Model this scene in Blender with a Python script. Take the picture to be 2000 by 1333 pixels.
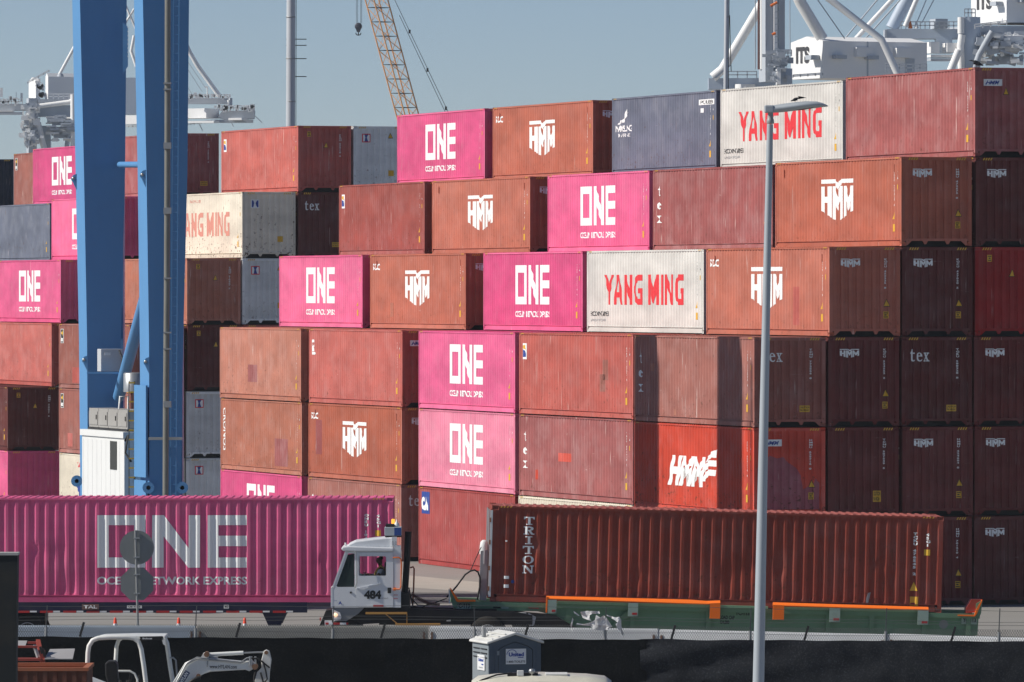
import bpy, bmesh, math, random
from mathutils import Vector, Matrix, noise as mnoise
R = math.radians
random.seed(7)
for o in list(bpy.data.objects): bpy.data.objects.remove(o)
scene = bpy.context.scene
C = scene.collection

# ------------------------------------------------------------------ camera, world, sun, exposure
F = 14102.0          # focal length in pixels of a 2000 px wide frame
CX, YH, H = 1000.0, 568.3, 10.23
cam_d = bpy.data.cameras.new('camera'); cam = bpy.data.objects.new('camera', cam_d); C.objects.link(cam)
cam_d.sensor_width = 36.0; cam_d.lens = 36.0 * F / 2000.0
cam_d.shift_y = -(666.5 - YH) / 2000.0
cam_d.clip_start = 1.0; cam_d.clip_end = 20000.0
cam.location = (0, 0, H); cam.rotation_euler = (R(90), 0, 0)
scene.camera = cam

SUN_EL, SUN_AZ = R(38), R(263)       # azimuth clockwise from +Y (view direction); 270 = straight from the left
sd = Vector((math.sin(SUN_AZ) * math.cos(SUN_EL), math.cos(SUN_AZ) * math.cos(SUN_EL), math.sin(SUN_EL)))
world = bpy.data.worlds.new('World'); scene.world = world; world.use_nodes = True
wn = world.node_tree; wn.nodes.clear()
sky = wn.nodes.new('ShaderNodeTexSky'); sky.sky_type = 'NISHITA'; sky.sun_disc = False
sky.sun_elevation = SUN_EL; sky.sun_rotation = SUN_AZ
sky.air_density = 0.6; sky.dust_density = 0.0; sky.ozone_density = 3.0
hsv = wn.nodes.new('ShaderNodeMix'); hsv.data_type = 'RGBA'; hsv.blend_type = 'MULTIPLY'
hsv.inputs[0].default_value = 1.0; hsv.inputs[7].default_value = (0.86, 0.83, 0.86, 1)
bg = wn.nodes.new('ShaderNodeBackground'); bg.inputs[1].default_value = 0.09
wo = wn.nodes.new('ShaderNodeOutputWorld')
wn.links.new(sky.outputs[0], hsv.inputs[6]); wn.links.new(hsv.outputs[2], bg.inputs[0]); wn.links.new(bg.outputs[0], wo.inputs[0])
sun_d = bpy.data.lights.new('sun', 'SUN'); sun_d.energy = 5.0; sun_d.angle = R(0.55); sun_d.color = (1.0, 0.945, 0.86)
sun = bpy.data.objects.new('sun', sun_d); C.objects.link(sun)
sun.rotation_euler = sd.to_track_quat('Z', 'Y').to_euler()
vs = scene.view_settings; vs.view_transform = 'Standard'; vs.look = 'None'; vs.gamma = 1; vs.exposure = 0.0; vs.use_curve_mapping = False

# ------------------------------------------------------------------ helpers
def W(px, py, z):
    "a point of the photograph (2000 px frame) at distance z becomes a world point"
    return Vector(((px - CX) * z / F, z, H - (py - YH) * z / F))

def tag(o, label=None, cat=None, group=None, kind=None):
    if label: o['label'] = label
    if cat: o['category'] = cat
    if group: o['group'] = group
    if kind: o['kind'] = kind
    return o

def thing(name, label, cat, loc=(0, 0, 0), rot=(0, 0, 0), group=None):
    o = bpy.data.objects.new(name, None); C.objects.link(o)
    o.empty_display_size = 0.3
    o.location = loc; o.rotation_euler = rot
    return tag(o, label, cat, group)

def link(name, mesh, mat=None, parent=None, smooth=False):
    o = bpy.data.objects.new(name, mesh); C.objects.link(o)
    if parent is not None: o.parent = parent
    if mat is not None:
        if len(mesh.materials) == 0: mesh.materials.append(mat)
        o.material_slots[0].link = 'OBJECT'; o.material_slots[0].material = mat
    return o

class MB:
    "collects simple solids, then links them as one mesh object"
    def __init__(s): s.v = []; s.f = []; s.sm = []
    def add(s, vs_, fs, smooth=False):
        n = len(s.v); s.v += [Vector(v) for v in vs_]; s.f += [[i + n for i in f] for f in fs]; s.sm += [smooth] * len(fs); return s
    def box(s, a, b):
        x0, x1 = sorted((a[0], b[0])); y0, y1 = sorted((a[1], b[1])); z0, z1 = sorted((a[2], b[2]))
        return s.add([(x0, y0, z0), (x1, y0, z0), (x1, y1, z0), (x0, y1, z0), (x0, y0, z1), (x1, y0, z1), (x1, y1, z1), (x0, y1, z1)],
                     [(0, 3, 2, 1), (4, 5, 6, 7), (0, 1, 5, 4), (1, 2, 6, 5), (2, 3, 7, 6), (3, 0, 4, 7)])
    def cbox(s, c, d, rot=None):
        h = [Vector((sx * d[0] / 2, sy * d[1] / 2, sz * d[2] / 2)) for sz in (-1, 1) for sy in (-1, 1) for sx in (-1, 1)]
        if rot is not None: h = [rot @ q for q in h]
        c = Vector(c)
        return s.add([c + q for q in h], [(0, 2, 3, 1), (4, 5, 7, 6), (0, 1, 5, 4), (1, 3, 7, 5), (3, 2, 6, 7), (2, 0, 4, 6)])
    def bar(s, p, q, w, h=None, up=(0, 0, 1)):
        "square bar from p to q; w across, h along up"
        p = Vector(p); q = Vector(q); h = h or w; d = (q - p).normalized(); up = Vector(up)
        if abs(d.dot(up)) > 0.98: up = Vector((0, 1, 0))
        a = d.cross(up).normalized(); b = a.cross(d).normalized()
        vs_ = [e + a * (sx * w / 2) + b * (sy * h / 2) for e in (p, q) for sx, sy in ((-1, -1), (1, -1), (1, 1), (-1, 1))]
        return s.add(vs_, [(3, 2, 1, 0), (4, 5, 6, 7), (0, 1, 5, 4), (1, 2, 6, 5), (2, 3, 7, 6), (3, 0, 4, 7)])
    def tube(s, pts, r, n=8, caps=True, r2=None):
        pts = [Vector(p) for p in pts]; rings = []
        m = len(pts); prev = None
        for i, p in enumerate(pts):
            d = (pts[min(i + 1, m - 1)] - pts[max(i - 1, 0)]).normalized()
            if prev is None:
                ref = Vector((0, 0, 1)) if abs(d.z) < 0.9 else Vector((0, 1, 0))
                a = d.cross(ref).normalized()
            else:
                a = (prev - d * prev.dot(d)).normalized()
            prev = a; b = a.cross(d)
            rr = r if r2 is None else r + (r2 - r) * i / (m - 1)
            rings.append([p + (a * math.cos(2 * math.pi * k / n) + b * math.sin(2 * math.pi * k / n)) * rr for k in range(n)])
        base = len(s.v); vs_ = [v for rg in rings for v in rg]; fs = []
        for i in range(m - 1):
            for k in range(n):
                fs.append((i * n + k, i * n + (k + 1) % n, (i + 1) * n + (k + 1) % n, (i + 1) * n + k))
        s.add(vs_, fs, True)
        if caps: s.add(rings[0], [tuple(range(n))]); s.add(rings[-1], [tuple(reversed(range(n)))])
        return s
    def prism(s, poly, y0, y1, axis='y'):
        "closed outline poly [(a,b)] swept from y0 to y1 along axis"
        def m(a, b, t):
            return (a, t, b) if axis == 'y' else ((t, a, b) if axis == 'x' else (a, b, t))
        n = len(poly)
        vs_ = [m(a, b, y0) for a, b in poly] + [m(a, b, y1) for a, b in poly]
        return s.add(vs_, [tuple(range(n)), tuple(reversed(range(n, 2 * n)))] + [(i, i + n, (i + 1) % n + n, (i + 1) % n) for i in range(n)])
    def lathe(s, prof, c, n=16, axis='z', smooth=True):
        "prof [(r,t)]"
        c = Vector(c); vs_ = []
        for r, t in prof:
            for k in range(n):
                x, y = r * math.cos(2 * math.pi * k / n), r * math.sin(2 * math.pi * k / n)
                vs_.append(c + (Vector((x, y, t)) if axis == 'z' else (Vector((x, t, y)) if axis == 'y' else Vector((t, x, y)))))
        fs = [(i * n + k, i * n + (k + 1) % n, (i + 1) * n + (k + 1) % n, (i + 1) * n + k) for i in range(len(prof) - 1) for k in range(n)]
        s.add(vs_, fs, smooth)
        s.add(vs_[:n], [tuple(range(n))]); s.add(vs_[-n:], [tuple(range(n))])
        return s
    def mesh(s, name, off=None):
        me = bpy.data.meshes.new(name)
        vs_ = [v - off for v in s.v] if off is not None else s.v
        me.from_pydata([tuple(v) for v in vs_], [], s.f)
        me.polygons.foreach_set('use_smooth', s.sm)
        bm = bmesh.new(); bm.from_mesh(me); bmesh.ops.recalc_face_normals(bm, faces=bm.faces); bm.to_mesh(me); bm.free()
        me.update(); return me
    def build(s, name, mat, parent=None, world=False, bevel=0):
        off = None
        p = parent
        if world and p is not None:
            off = Vector(p.location)
            if p.parent is not None: off = off + Vector(p.parent.location)
        o = link(name, s.mesh(name, off), mat, parent)
        if bevel:
            b = o.modifiers.new('bevel', 'BEVEL'); b.width = bevel; b.segments = 2; b.limit_method = 'ANGLE'; b.angle_limit = R(40)
        return o

# ---------- 2-D shapes to meshes (lettering, emblems)
def polys_mesh(polys, name='mark'):
    "filled 2-D polygons; holes by nesting"
    cu = bpy.data.curves.new(name, 'CURVE'); cu.dimensions = '2D'; cu.fill_mode = 'BOTH'
    for pl in polys:
        sp = cu.splines.new('POLY'); sp.points.add(len(pl) - 1)
        for i, (x, y) in enumerate(pl): sp.points[i].co = (x, y, 0, 1)
        sp.use_cyclic_u = True
    ob = bpy.data.objects.new(name, cu); C.objects.link(ob)
    me = bpy.data.meshes.new_from_object(ob); bpy.data.objects.remove(ob); return me

def text_mesh(body, size=1.0, bold=0.0, shear=0.0, sx=1.0, spacing=1.0, line=1.0, width=None, height=None, align='LEFT'):
    cu = bpy.data.curves.new('txt', 'FONT'); cu.body = body; cu.size = size; cu.offset = bold; cu.shear = shear
    cu.space_character = spacing; cu.space_line = line; cu.align_x = align; cu.resolution_u = 3
    ob = bpy.data.objects.new('txt', cu); C.objects.link(ob)
    bpy.context.view_layer.update()
    me = bpy.data.meshes.new_from_object(ob); bpy.data.objects.remove(ob)
    if len(me.vertices):
        xs = [v.co.x for v in me.vertices]; ys = [v.co.y for v in me.vertices]
        x0, x1, y0, y1 = min(xs), max(xs), min(ys), max(ys)
        fx = (width / (x1 - x0)) if width else sx
        fy = (height / (y1 - y0)) if height else (fx if width and not height else 1.0)
        if height and not width: fx = fy * sx
        for v in me.vertices: v.co.x = (v.co.x - x0) * fx; v.co.y = (v.co.y - y0) * fy
    return me

def flat2(me):
    bm = bmesh.new(); bm.from_mesh(me); return bm

def join2(items):
    "items (mesh, dx, dy) into one bmesh"
    bm = bmesh.new()
    for me, dx, dy in items:
        t = bmesh.new(); t.from_mesh(me)
        for v in t.verts: v.co.x += dx; v.co.y += dy
        tm = bpy.data.meshes.new('t'); t.to_mesh(tm); t.free(); bm.from_mesh(tm); bpy.data.meshes.remove(tm)
    return bm

def plate(polys, th, name='plate'):
    "flat plate with openings, outline in (x, z), thickness along y"
    cu = bpy.data.curves.new(name, 'CURVE'); cu.dimensions = '2D'; cu.fill_mode = 'BOTH'; cu.extrude = th / 2
    for pl in polys:
        sp = cu.splines.new('POLY'); sp.points.add(len(pl) - 1)
        for i, (x, y) in enumerate(pl): sp.points[i].co = (x, y, 0, 1)
        sp.use_cyclic_u = True
    ob = bpy.data.objects.new(name, cu); C.objects.link(ob)
    me = bpy.data.meshes.new_from_object(ob); bpy.data.objects.remove(ob)
    for v in me.vertices: v.co = Vector((v.co.x, v.co.z, v.co.y))
    bm = bmesh.new(); bm.from_mesh(me); bmesh.ops.recalc_face_normals(bm, faces=bm.faces); bm.to_mesh(me); bm.free()
    return me
def rect(x0, y0, x1, y1): return [(x0, y0), (x1, y0), (x1, y1), (x0, y1)]

# ------------------------------------------------------------------ materials
MATS = {}
def nd(nt, t, **k):
    n = nt.nodes.new(t)
    for a, b in k.items(): setattr(n, a, b)
    return n
def base_mat(name, rgb=(.5, .5, .5), rough=.6, metal=0.0, emit=None, es=0):
    if name in MATS: return MATS[name]
    m = bpy.data.materials.new(name); m.use_nodes = True; nt = m.node_tree
    b = nt.nodes['Principled BSDF']; b.inputs['Base Color'].default_value = (*rgb, 1)
    b.inputs['Roughness'].default_value = rough; b.inputs['Metallic'].default_value = metal
    if emit: b.inputs['Emission Color'].default_value = (*emit, 1); b.inputs['Emission Strength'].default_value = es
    m.diffuse_color = (*rgb, 1)
    MATS[name] = m; return m
def ramp(nt, src, a, b, ca=(0, 0, 0, 1), cb=(1, 1, 1, 1)):
    r = nd(nt, 'ShaderNodeValToRGB'); r.color_ramp.elements[0].position = a; r.color_ramp.elements[1].position = b
    r.color_ramp.elements[0].color = ca; r.color_ramp.elements[1].color = cb
    nt.links.new(src, r.inputs[0]); return r.outputs[0]
def mixc(nt, fac, a, b, mode='MIX'):
    m = nd(nt, 'ShaderNodeMix', data_type='RGBA', blend_type=mode)
    for i, v in ((0, fac), (6, a), (7, b)):
        if isinstance(v, (int, float)): m.inputs[i].default_value = v
        elif isinstance(v, tuple): m.inputs[i].default_value = (*v, 1) if len(v) == 3 else v
        else: nt.links.new(v, m.inputs[i])
    return m.outputs[2]
def mathn(nt, op, a, b=0.0):
    m = nd(nt, 'ShaderNodeMath', operation=op)
    for i, v in ((0, a), (1, b)):
        if isinstance(v, (int, float)): m.inputs[i].default_value = v
        else: nt.links.new(v, m.inputs[i])
    return m.outputs[0]
def coords(nt, scale, rnd=True):
    tc = nd(nt, 'ShaderNodeTexCoord'); mp = nd(nt, 'ShaderNodeMapping'); mp.inputs['Scale'].default_value = scale
    if rnd:
        oi = nd(nt, 'ShaderNodeObjectInfo'); mu = mathn(nt, 'MULTIPLY', oi.outputs['Random'], 57.0)
        ad = nd(nt, 'ShaderNodeVectorMath', operation='ADD'); nt.links.new(tc.outputs['Object'], ad.inputs[0]); nt.links.new(mu, ad.inputs[1])
        nt.links.new(ad.outputs[0], mp.inputs[0])
    else: nt.links.new(tc.outputs['Object'], mp.inputs[0])
    return mp.outputs[0], tc
def noise(nt, vec, scale=1.0, detail=4.0, rough=.55):
    n = nd(nt, 'ShaderNodeTexNoise'); n.inputs['Scale'].default_value = scale; n.inputs['Detail'].default_value = detail
    n.inputs['Roughness'].default_value = rough; nt.links.new(vec, n.inputs['Vector']); return n.outputs['Fac']
def paint(name, rgb, wear=.5, rust=.3, rough=.45, streak=(.75, .6, .55), dirt=.35):
    "weathered container paint: sun-bleached clouds, pale vertical scratches, rust specks low down"
    if name in MATS: return MATS[name]
    rough += .15; m = base_mat(name, rgb, rough); nt = m.node_tree; b = nt.nodes['Principled BSDF']; b.inputs['Specular IOR Level'].default_value = .18
    v1, tc = coords(nt, (.35, .35, .9)); v2, _ = coords(nt, (9, 9, .35)); v3, _ = coords(nt, (2.4, 2.4, 2.4)); v4, _ = coords(nt, (.6, .6, .6))
    cloud = noise(nt, v1, 1.3, 5)
    fade = tuple(min(1, c * .78 + .09) for c in rgb); dark = tuple(c * .74 for c in rgb)
    col = mixc(nt, ramp(nt, cloud, .35, .7), dark, rgb)
    col = mixc(nt, mathn(nt, 'MULTIPLY', ramp(nt, noise(nt, v4, 2.1, 3), .45, .75), wear), col, fade)
    sc = ramp(nt, noise(nt, v2, 1.5, 2), .66, .70); gate = ramp(nt, noise(nt, v4, 1.4, 2), .5, .62)
    col = mixc(nt, mathn(nt, 'MULTIPLY', mathn(nt, 'MULTIPLY', sc, gate), .85 * wear), col, streak)
    sx = nd(nt, 'ShaderNodeSeparateXYZ'); nt.links.new(tc.outputs['Object'], sx.inputs[0])
    low = mathn(nt, 'SUBTRACT', 1.0, mathn(nt, 'MULTIPLY', sx.outputs[2], .33))
    rs = ramp(nt, mathn(nt, 'ADD', mathn(nt, 'MULTIPLY', low, .12), noise(nt, v3, 2.6, 6, .7)), .70 - .06 * rust, .76 - .04 * rust)
    col = mixc(nt, mathn(nt, 'MULTIPLY', rs, min(1, rust * 1.6)), col, (.10, .045, .025))
    dv = noise(nt, v2, .6, 3)
    col = mixc(nt, mathn(nt, 'MULTIPLY', ramp(nt, dv, .5, .8), dirt), col, tuple(c * .55 + .02 for c in rgb))
    v5, _ = coords(nt, (14, 14, .5)); v6, _ = coords(nt, (.9, .9, 5))
    run = mathn(nt, 'MULTIPLY', ramp(nt, noise(nt, v5, 1.1, 2), .68, .74), ramp(nt, noise(nt, v4, 3.3, 2), .52, .62))
    col = mixc(nt, mathn(nt, 'MULTIPLY', run, min(.75, .25 + rust)), col, (.16, .07, .04))
    scuff = mathn(nt, 'MULTIPLY', ramp(nt, noise(nt, v6, 2.2, 4, .7), .66, .72), ramp(nt, noise(nt, v4, 2.7, 2), .50, .58))
    col = mixc(nt, mathn(nt, 'MULTIPLY', scuff, .5 * wear), col, streak)
    oi = nd(nt, 'ShaderNodeObjectInfo'); hs = nd(nt, 'ShaderNodeHueSaturation')
    nt.links.new(mathn(nt, 'ADD', mathn(nt, 'MULTIPLY', oi.outputs['Random'], .22), .90), hs.inputs['Value'])
    nt.links.new(mathn(nt, 'ADD', mathn(nt, 'MULTIPLY', oi.outputs['Random'], -.10), 1.04), hs.inputs['Saturation']); nt.links.new(col, hs.inputs['Color'])
    nt.links.new(hs.outputs[0], b.inputs['Base Color'])
    nt.links.new(ramp(nt, cloud, .3, .8, (rough - .08,) * 3 + (1,), (rough + .2,) * 3 + (1,)), b.inputs['Roughness'])
    return m
def dirty(name, rgb, rough=.6, amt=.35, scale=1.5, metal=0.0, tint=(.12, .09, .06)):
    if name in MATS: return MATS[name]
    m = base_mat(name, rgb, rough, metal); nt = m.node_tree; b = nt.nodes['Principled BSDF']; b.inputs['Specular IOR Level'].default_value = .3
    v, tc = coords(nt, (1, 1, 1)); n1 = noise(nt, v, scale, 6, .65); v2, _ = coords(nt, (6, 6, .7)); n2 = noise(nt, v2, scale, 3)
    col = mixc(nt, mathn(nt, 'MULTIPLY', ramp(nt, n1, .45, .75), amt), rgb, tuple(c * .45 + t * .5 for c, t in zip(rgb, tint)))
    col = mixc(nt, mathn(nt, 'MULTIPLY', ramp(nt, n2, .55, .8), amt * .7), col, tuple(c * .6 + t * .2 for c, t in zip(rgb, tint)))
    nt.links.new(col, b.inputs['Base Color']); return m

PAINT = dict(
    pink=paint('magenta_paint', (.78, .125, .29), .35, .12),
    pale_pink=paint('bleached_magenta_paint', (.80, .24, .36), .8, .12, streak=(.8, .4, .5)),
    orange=paint('red_oxide_orange_paint', (.50, .15, .095), .4, .25),
    salmon=paint('bleached_orange_paint', (.52, .20, .135), .7, .35),
    maroon=paint('maroon_paint', (.38, .105, .085), .6, .3),
    rose=paint('faded_maroon_paint', (.37, .11, .105), .9, .3),
    brown=paint('brown_oxide_paint', (.38, .14, .11), .7, .35),
    plum=paint('shaded_plum_paint', (.14, .034, .030), .4, .2),  # dark stand-in for end-only containers: end-face shade is put into the colour
    red=paint('worn_red_paint', (.68, .085, .05), .55, .55),
    coral=paint('coral_red_paint', (.54, .13, .105), .6, .3),
    white=paint('off_white_paint', (.66, .65, .61), .2, .08, streak=(.4, .38, .33), dirt=.15),
    cream=paint('rusty_cream_paint', (.80, .73, .60), .4, .55, streak=(.4, .2, .1)),
    blue=paint('faded_slate_blue_paint', (.155, .175, .235), .7, .35, streak=(.45, .4, .45)),
    grey=paint('grey_paint', (.78, .80, .80), .4, .35),
    navy=paint('navy_paint', (.02, .03, .06), .3, .2),
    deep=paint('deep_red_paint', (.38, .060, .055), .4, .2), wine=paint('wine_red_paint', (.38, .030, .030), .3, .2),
    shaded_maroon=paint('shaded_maroon_paint', (.18, .042, .038), .3, .25),  # maroon darkened for containers showing only shaded ends; shade is in the colour
    triton=paint('trailer_maroon_paint', (.33, .072, .050), .4, .4, streak=(.3, .12, .1)),
)
INK = dict(white=base_mat('white_lettering', (.86, .87, .86), .6), red=base_mat('red_lettering', (.72, .03, .04), .6),
           black=base_mat('black_lettering', (.02, .02, .02), .6), yellow=base_mat('yellow_sticker', (.72, .42, .03), .55),
           blue=base_mat('blue_lettering', (.02, .06, .30), .55), fadedred=base_mat('faded_red_lettering', (.66, .28, .22), .7),
           grey=base_mat('grey_lettering', (.32, .34, .35), .6), green=base_mat('green_lettering', (.2, .45, .1), .6))
# ------------------------------------------------------------------ shipping containers
L, WD = 12.192, 2.438
HC, STD = 2.896, 2.591
PIT = 2.92
SP0 = (L - 43 * .278) / 2; EP0 = (WD - 8 * .27) / 2
def flute(t, t0, n, seg, depth):
    p = sum(seg); q = t - t0
    if q <= 0 or q >= n * p: return 0.0
    q %= p
    if q < seg[0]: return 0.0
    q -= seg[0]
    if q < seg[1]: return depth * q / seg[1]
    q -= seg[1]
    if q < seg[2]: return depth
    q -= seg[2]; return depth * (1 - q / seg[3])
SSEG = (.072, .068, .070, .068); ESEG = (.112, .022, .114, .022)
def sd_(t): return .012 + flute(t, SP0, 43, SSEG, .036)
def ed_(t): return .012 + flute(t, EP0, 8, ESEG, .045)
def breaks(t0, n, seg):
    r = [t0]
    for i in range(n):
        for s_ in seg: r.append(r[-1] + s_)
    return r
SB = breaks(SP0, 43, SSEG); EB = breaks(EP0, 8, ESEG)

def pits_for(hh, dents, seed):
    rnd = random.Random(seed)
    return [(rnd.uniform(.6, L - .6), rnd.uniform(.3, hh * .6), rnd.uniform(.10, .3), rnd.uniform(.015, .04)) for _ in range(dents)]
def wobble(t, z, seed, pits):
    if not pits: return max(0, mnoise.noise(Vector((t * .55, z * .8, seed * 3.3)))) * .008, t
    w = (mnoise.noise(Vector((t * .9, z * 1.1, seed * 3.3))) + .4) * .003
    tt = t + mnoise.noise(Vector((t * 1.7, z * 1.1, seed * 9.1 + 5))) * .006
    for (pt, pz, pr, pd) in pits:
        q = ((t - pt) ** 2 + ((z - pz) * .7) ** 2) / pr ** 2
        if q < 4: w += pd * math.exp(-q * 1.5); tt += pd * .5 * math.exp(-q) * (1 if t > pt else -1)
    return w, tt
def panel_mesh(kind, hh, dents=0, seed=0):
    rnd = random.Random(seed)
    bks = ([.06] + SB + [L - .06]) if kind == 's' else ([.06] + EB + [WD - .06])
    fn = sd_ if kind == 's' else ed_
    z0, z1 = (.20, hh - .055) if kind == 's' else (.235, hh - .10)
    nz = 26 if dents else (5 if kind == 's' else 2)
    zs = [z0 + (z1 - z0) * i / nz for i in range(nz + 1)]
    if not dents: zs = [z0, z0 + .05] + [z0 + (z1 - z0) * i / 5 for i in (1, 2, 3, 4)] + [z1 - .05, z1]
    pits = pits_for(hh, dents, seed) if dents else []
    _p = [(rnd.uniform(.6, L - .6), rnd.uniform(.3, hh - .5), rnd.uniform(.12, .35), rnd.uniform(.012, .035)) for _ in range(0)]
    vs_ = []; n = len(bks)
    for z in zs:
        for t in bks:
            d = fn(t) if t in bks[1:-1] else .012
            if abs(d - .012) > 1e-6:
                e = min(z - z0, z1 - z); d = d if not dents else .012 + (d - .012) * (0.45 + .55 * min(1, e / .07))
            w, tt = wobble(t, z, seed, pits)
            vs_.append((d + w, L - tt, z) if kind == 's' else (t, d + w * .6, z))
    fs = [(j * n + i, j * n + i + 1, (j + 1) * n + i + 1, (j + 1) * n + i) for j in range(len(zs) - 1) for i in range(n - 1)]
    me = bpy.data.meshes.new('panel'); me.from_pydata(vs_, [], fs); me.update(); return me

def casting_mesh():
    bm = bmesh.new()
    bmesh.ops.create_cube(bm, size=1)
    for v in bm.verts: v.co = Vector(((v.co.x + .5) * .162, (v.co.y + .5) * .178, (v.co.z + .5) * .118))
    fs = list(bm.faces)
    r = bmesh.ops.inset_individual(bm, faces=fs, thickness=.034)
    for f in fs:
        n = f.normal.copy()
        for v in f.verts: v.co -= n * .03
    me = bpy.data.meshes.new('casting'); bm.to_mesh(me); bm.free(); return me

GEO = {}; DENT = None
def geo(key, fn):
    if key not in GEO: GEO[key] = fn()
    return GEO[key]
def conform(bm, side, eps=.006, name='decal', cut=True):
    "wrap a flat mark drawn in (t, z) over the corrugation"
    bks = SB if side == 's' else EB
    if len(bm.verts) == 0: return bpy.data.meshes.new(name)
    lo = min(v.co.x for v in bm.verts); hi = max(v.co.x for v in bm.verts)
    if cut:
        for b in bks:
            if lo < b < hi:
                bmesh.ops.bisect_plane(bm, geom=bm.verts[:] + bm.edges[:] + bm.faces[:], dist=1e-5, plane_co=(b, 0, 0), plane_no=(1, 0, 0))
    if DENT:
        zl = min(v.co.y for v in bm.verts); zh = max(v.co.y for v in bm.verts)
        for i in range(26):
            z = .20 + (DENT[0] - .255) * i / 26
            if zl < z < zh: bmesh.ops.bisect_plane(bm, geom=bm.verts[:] + bm.edges[:] + bm.faces[:], dist=1e-5, plane_co=(0, z, 0), plane_no=(0, 1, 0))
        for v in bm.verts:
            t, z = v.co.x, v.co.y
            w, tt = wobble(t, z, DENT[1], DENT[2]) if side == 's' else (0, t)
            v.co = Vector((sd_(t) + w - eps - .003, L - tt, z)) if side == 's' else Vector((t, ed_(t) - eps, z))
        me = bpy.data.meshes.new(name); bm.to_mesh(me); bm.free(); me.update(); return me
    for v in bm.verts:
        t, z = v.co.x, v.co.y
        v.co = Vector((sd_(t) - eps, L - t, z)) if side == 's' else Vector((t, ed_(t) - eps, z))
    me = bpy.data.meshes.new(name); bm.to_mesh(me); bm.free(); me.update(); return me

# ---- emblems
def one_polys():
    k = 1 / 283.2
    P = lambda pts: [((x - 768) * k, (440 - y) * k) for x, y in pts]
    return [P(rect(770, 440, 1145, 30)), P(rect(858, 360, 1056, 108)),
            P([(1197, 440), (1197, 30), (1290, 30), (1483, 288), (1483, 30), (1572, 30), (1572, 440), (1480, 440), (1287, 195), (1287, 440)]),
            P([(1630, 440), (1630, 30), (1935, 30), (1935, 108), (1715, 108), (1715, 190), (1935, 190), (1935, 272), (1715, 272), (1715, 360), (1935, 360), (1935, 440)])]
def hmm_polys(w, h):
    f = lambda x: max(0, .24 * (1 - x / .42)) if x < .5 else max(0, .24 * (x - .6) / .4)
    S = lambda pts: [(x * w, y * h) for x, y in pts]
    def em(a): return [(a, f(a)), (a, .83), (a + .085, .83), (a + .16, .55), (a + .235, .83), (a + .32, .83), (a + .32, f(a + .32)), (a + .235, f(a + .235)), (a + .235, .46), (a + .16, .22), (a + .085, .46), (a + .085, f(a + .085))]
    return [S([(0, .9), (0, 1), (.42, 1), (.515, .9), (.61, 1), (1, 1), (1, .9), (.62, .9), (.515, .72), (.42, .9)]),
            S([(0, f(0)), (0, .83), (.11, .83), (.11, .58), (.2, .58), (.2, .83), (.315, .83), (.315, f(.315)), (.2, f(.2)), (.2, .43), (.11, .43), (.11, f(.11))]),
            S(em(.345)), S(em(.68))]
SERIF = {   # heavy slab-serif capitals and letters in a 1 x 1 cell
    'T': [[(.02, 1), (.98, 1), (.98, .68), (.88, .68), (.8, .86), (.62, .86), (.62, .12), (.78, .12), (.78, 0), (.22, 0), (.22, .12), (.38, .12), (.38, .86), (.2, .86), (.12, .68), (.02, .68)]],
    'R': [[(.02, 1), (.65, 1), (.85, .9), (.9, .74), (.84, .58), (.66, .48), (.84, .12), (.98, .12), (.98, 0), (.68, 0), (.44, .46), (.38, .46), (.38, .12), (.5, .12), (.5, 0), (.02, 0), (.02, .12), (.14, .12), (.14, .88), (.02, .88)],
          [(.38, .88), (.56, .88), (.66, .74), (.56, .58), (.38, .58)]],
    'I': [[(.2, 1), (.8, 1), (.8, .88), (.62, .88), (.62, .12), (.8, .12), (.8, 0), (.2, 0), (.2, .12), (.38, .12), (.38, .88), (.2, .88)]],
    'N': [[(.0, 1), (.32, 1), (.78, .32), (.78, .88), (.66, .88), (.66, 1), (1, 1), (1, .88), (.9, .88), (.9, 0), (.74, 0), (.22, .76), (.22, .12), (.36, .12), (.36, 0), (0, 0), (0, .12), (.1, .12), (.1, .88), (0, .88)]],
    'O': [[(.5 + .48 * math.cos(a), .5 + .5 * math.sin(a)) for a in [i * math.pi / 12 for i in range(24)]],
          [(.5 + .24 * math.cos(a), .5 + .4 * math.sin(a)) for a in [i * math.pi / 12 for i in range(24)]]],
    't': [[(.18, .62), (.18, .7), (.34, .82), (.42, 1), (.54, 1), (.54, .72), (.82, .72), (.82, .62), (.54, .62), (.54, .18), (.62, .1), (.72, .1), (.84, .16), (.84, .06), (.66, 0), (.48, 0), (.32, .08), (.3, .2), (.3, .62)]],
    'e': [[(.96, .4), (.34, .4), (.38, .2), (.52, .1), (.7, .1), (.9, .2), (.9, .1), (.72, 0), (.46, 0), (.2, .08), (.06, .24), (.06, .48), (.2, .66), (.44, .74), (.7, .7), (.9, .56)],
          [(.34, .48), (.68, .48), (.66, .58), (.58, .65), (.44, .65), (.36, .58)]],
    'x': [[(.02, .72), (.5, .72), (.5, .64), (.42, .64), (.54, .48), (.66, .64), (.56, .64), (.56, .72), (.94, .72), (.94, .64), (.84, .64), (.62, .38), (.88, .08), (1, .08), (1, 0), (.5, 0), (.5, .08), (.6, .08), (.46, .27), (.3, .08), (.42, .08), (.42, 0), (.0, 0), (0, .08), (.12, .08), (.38, .37), (.12, .64), (.02, .64)]],
}
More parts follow.
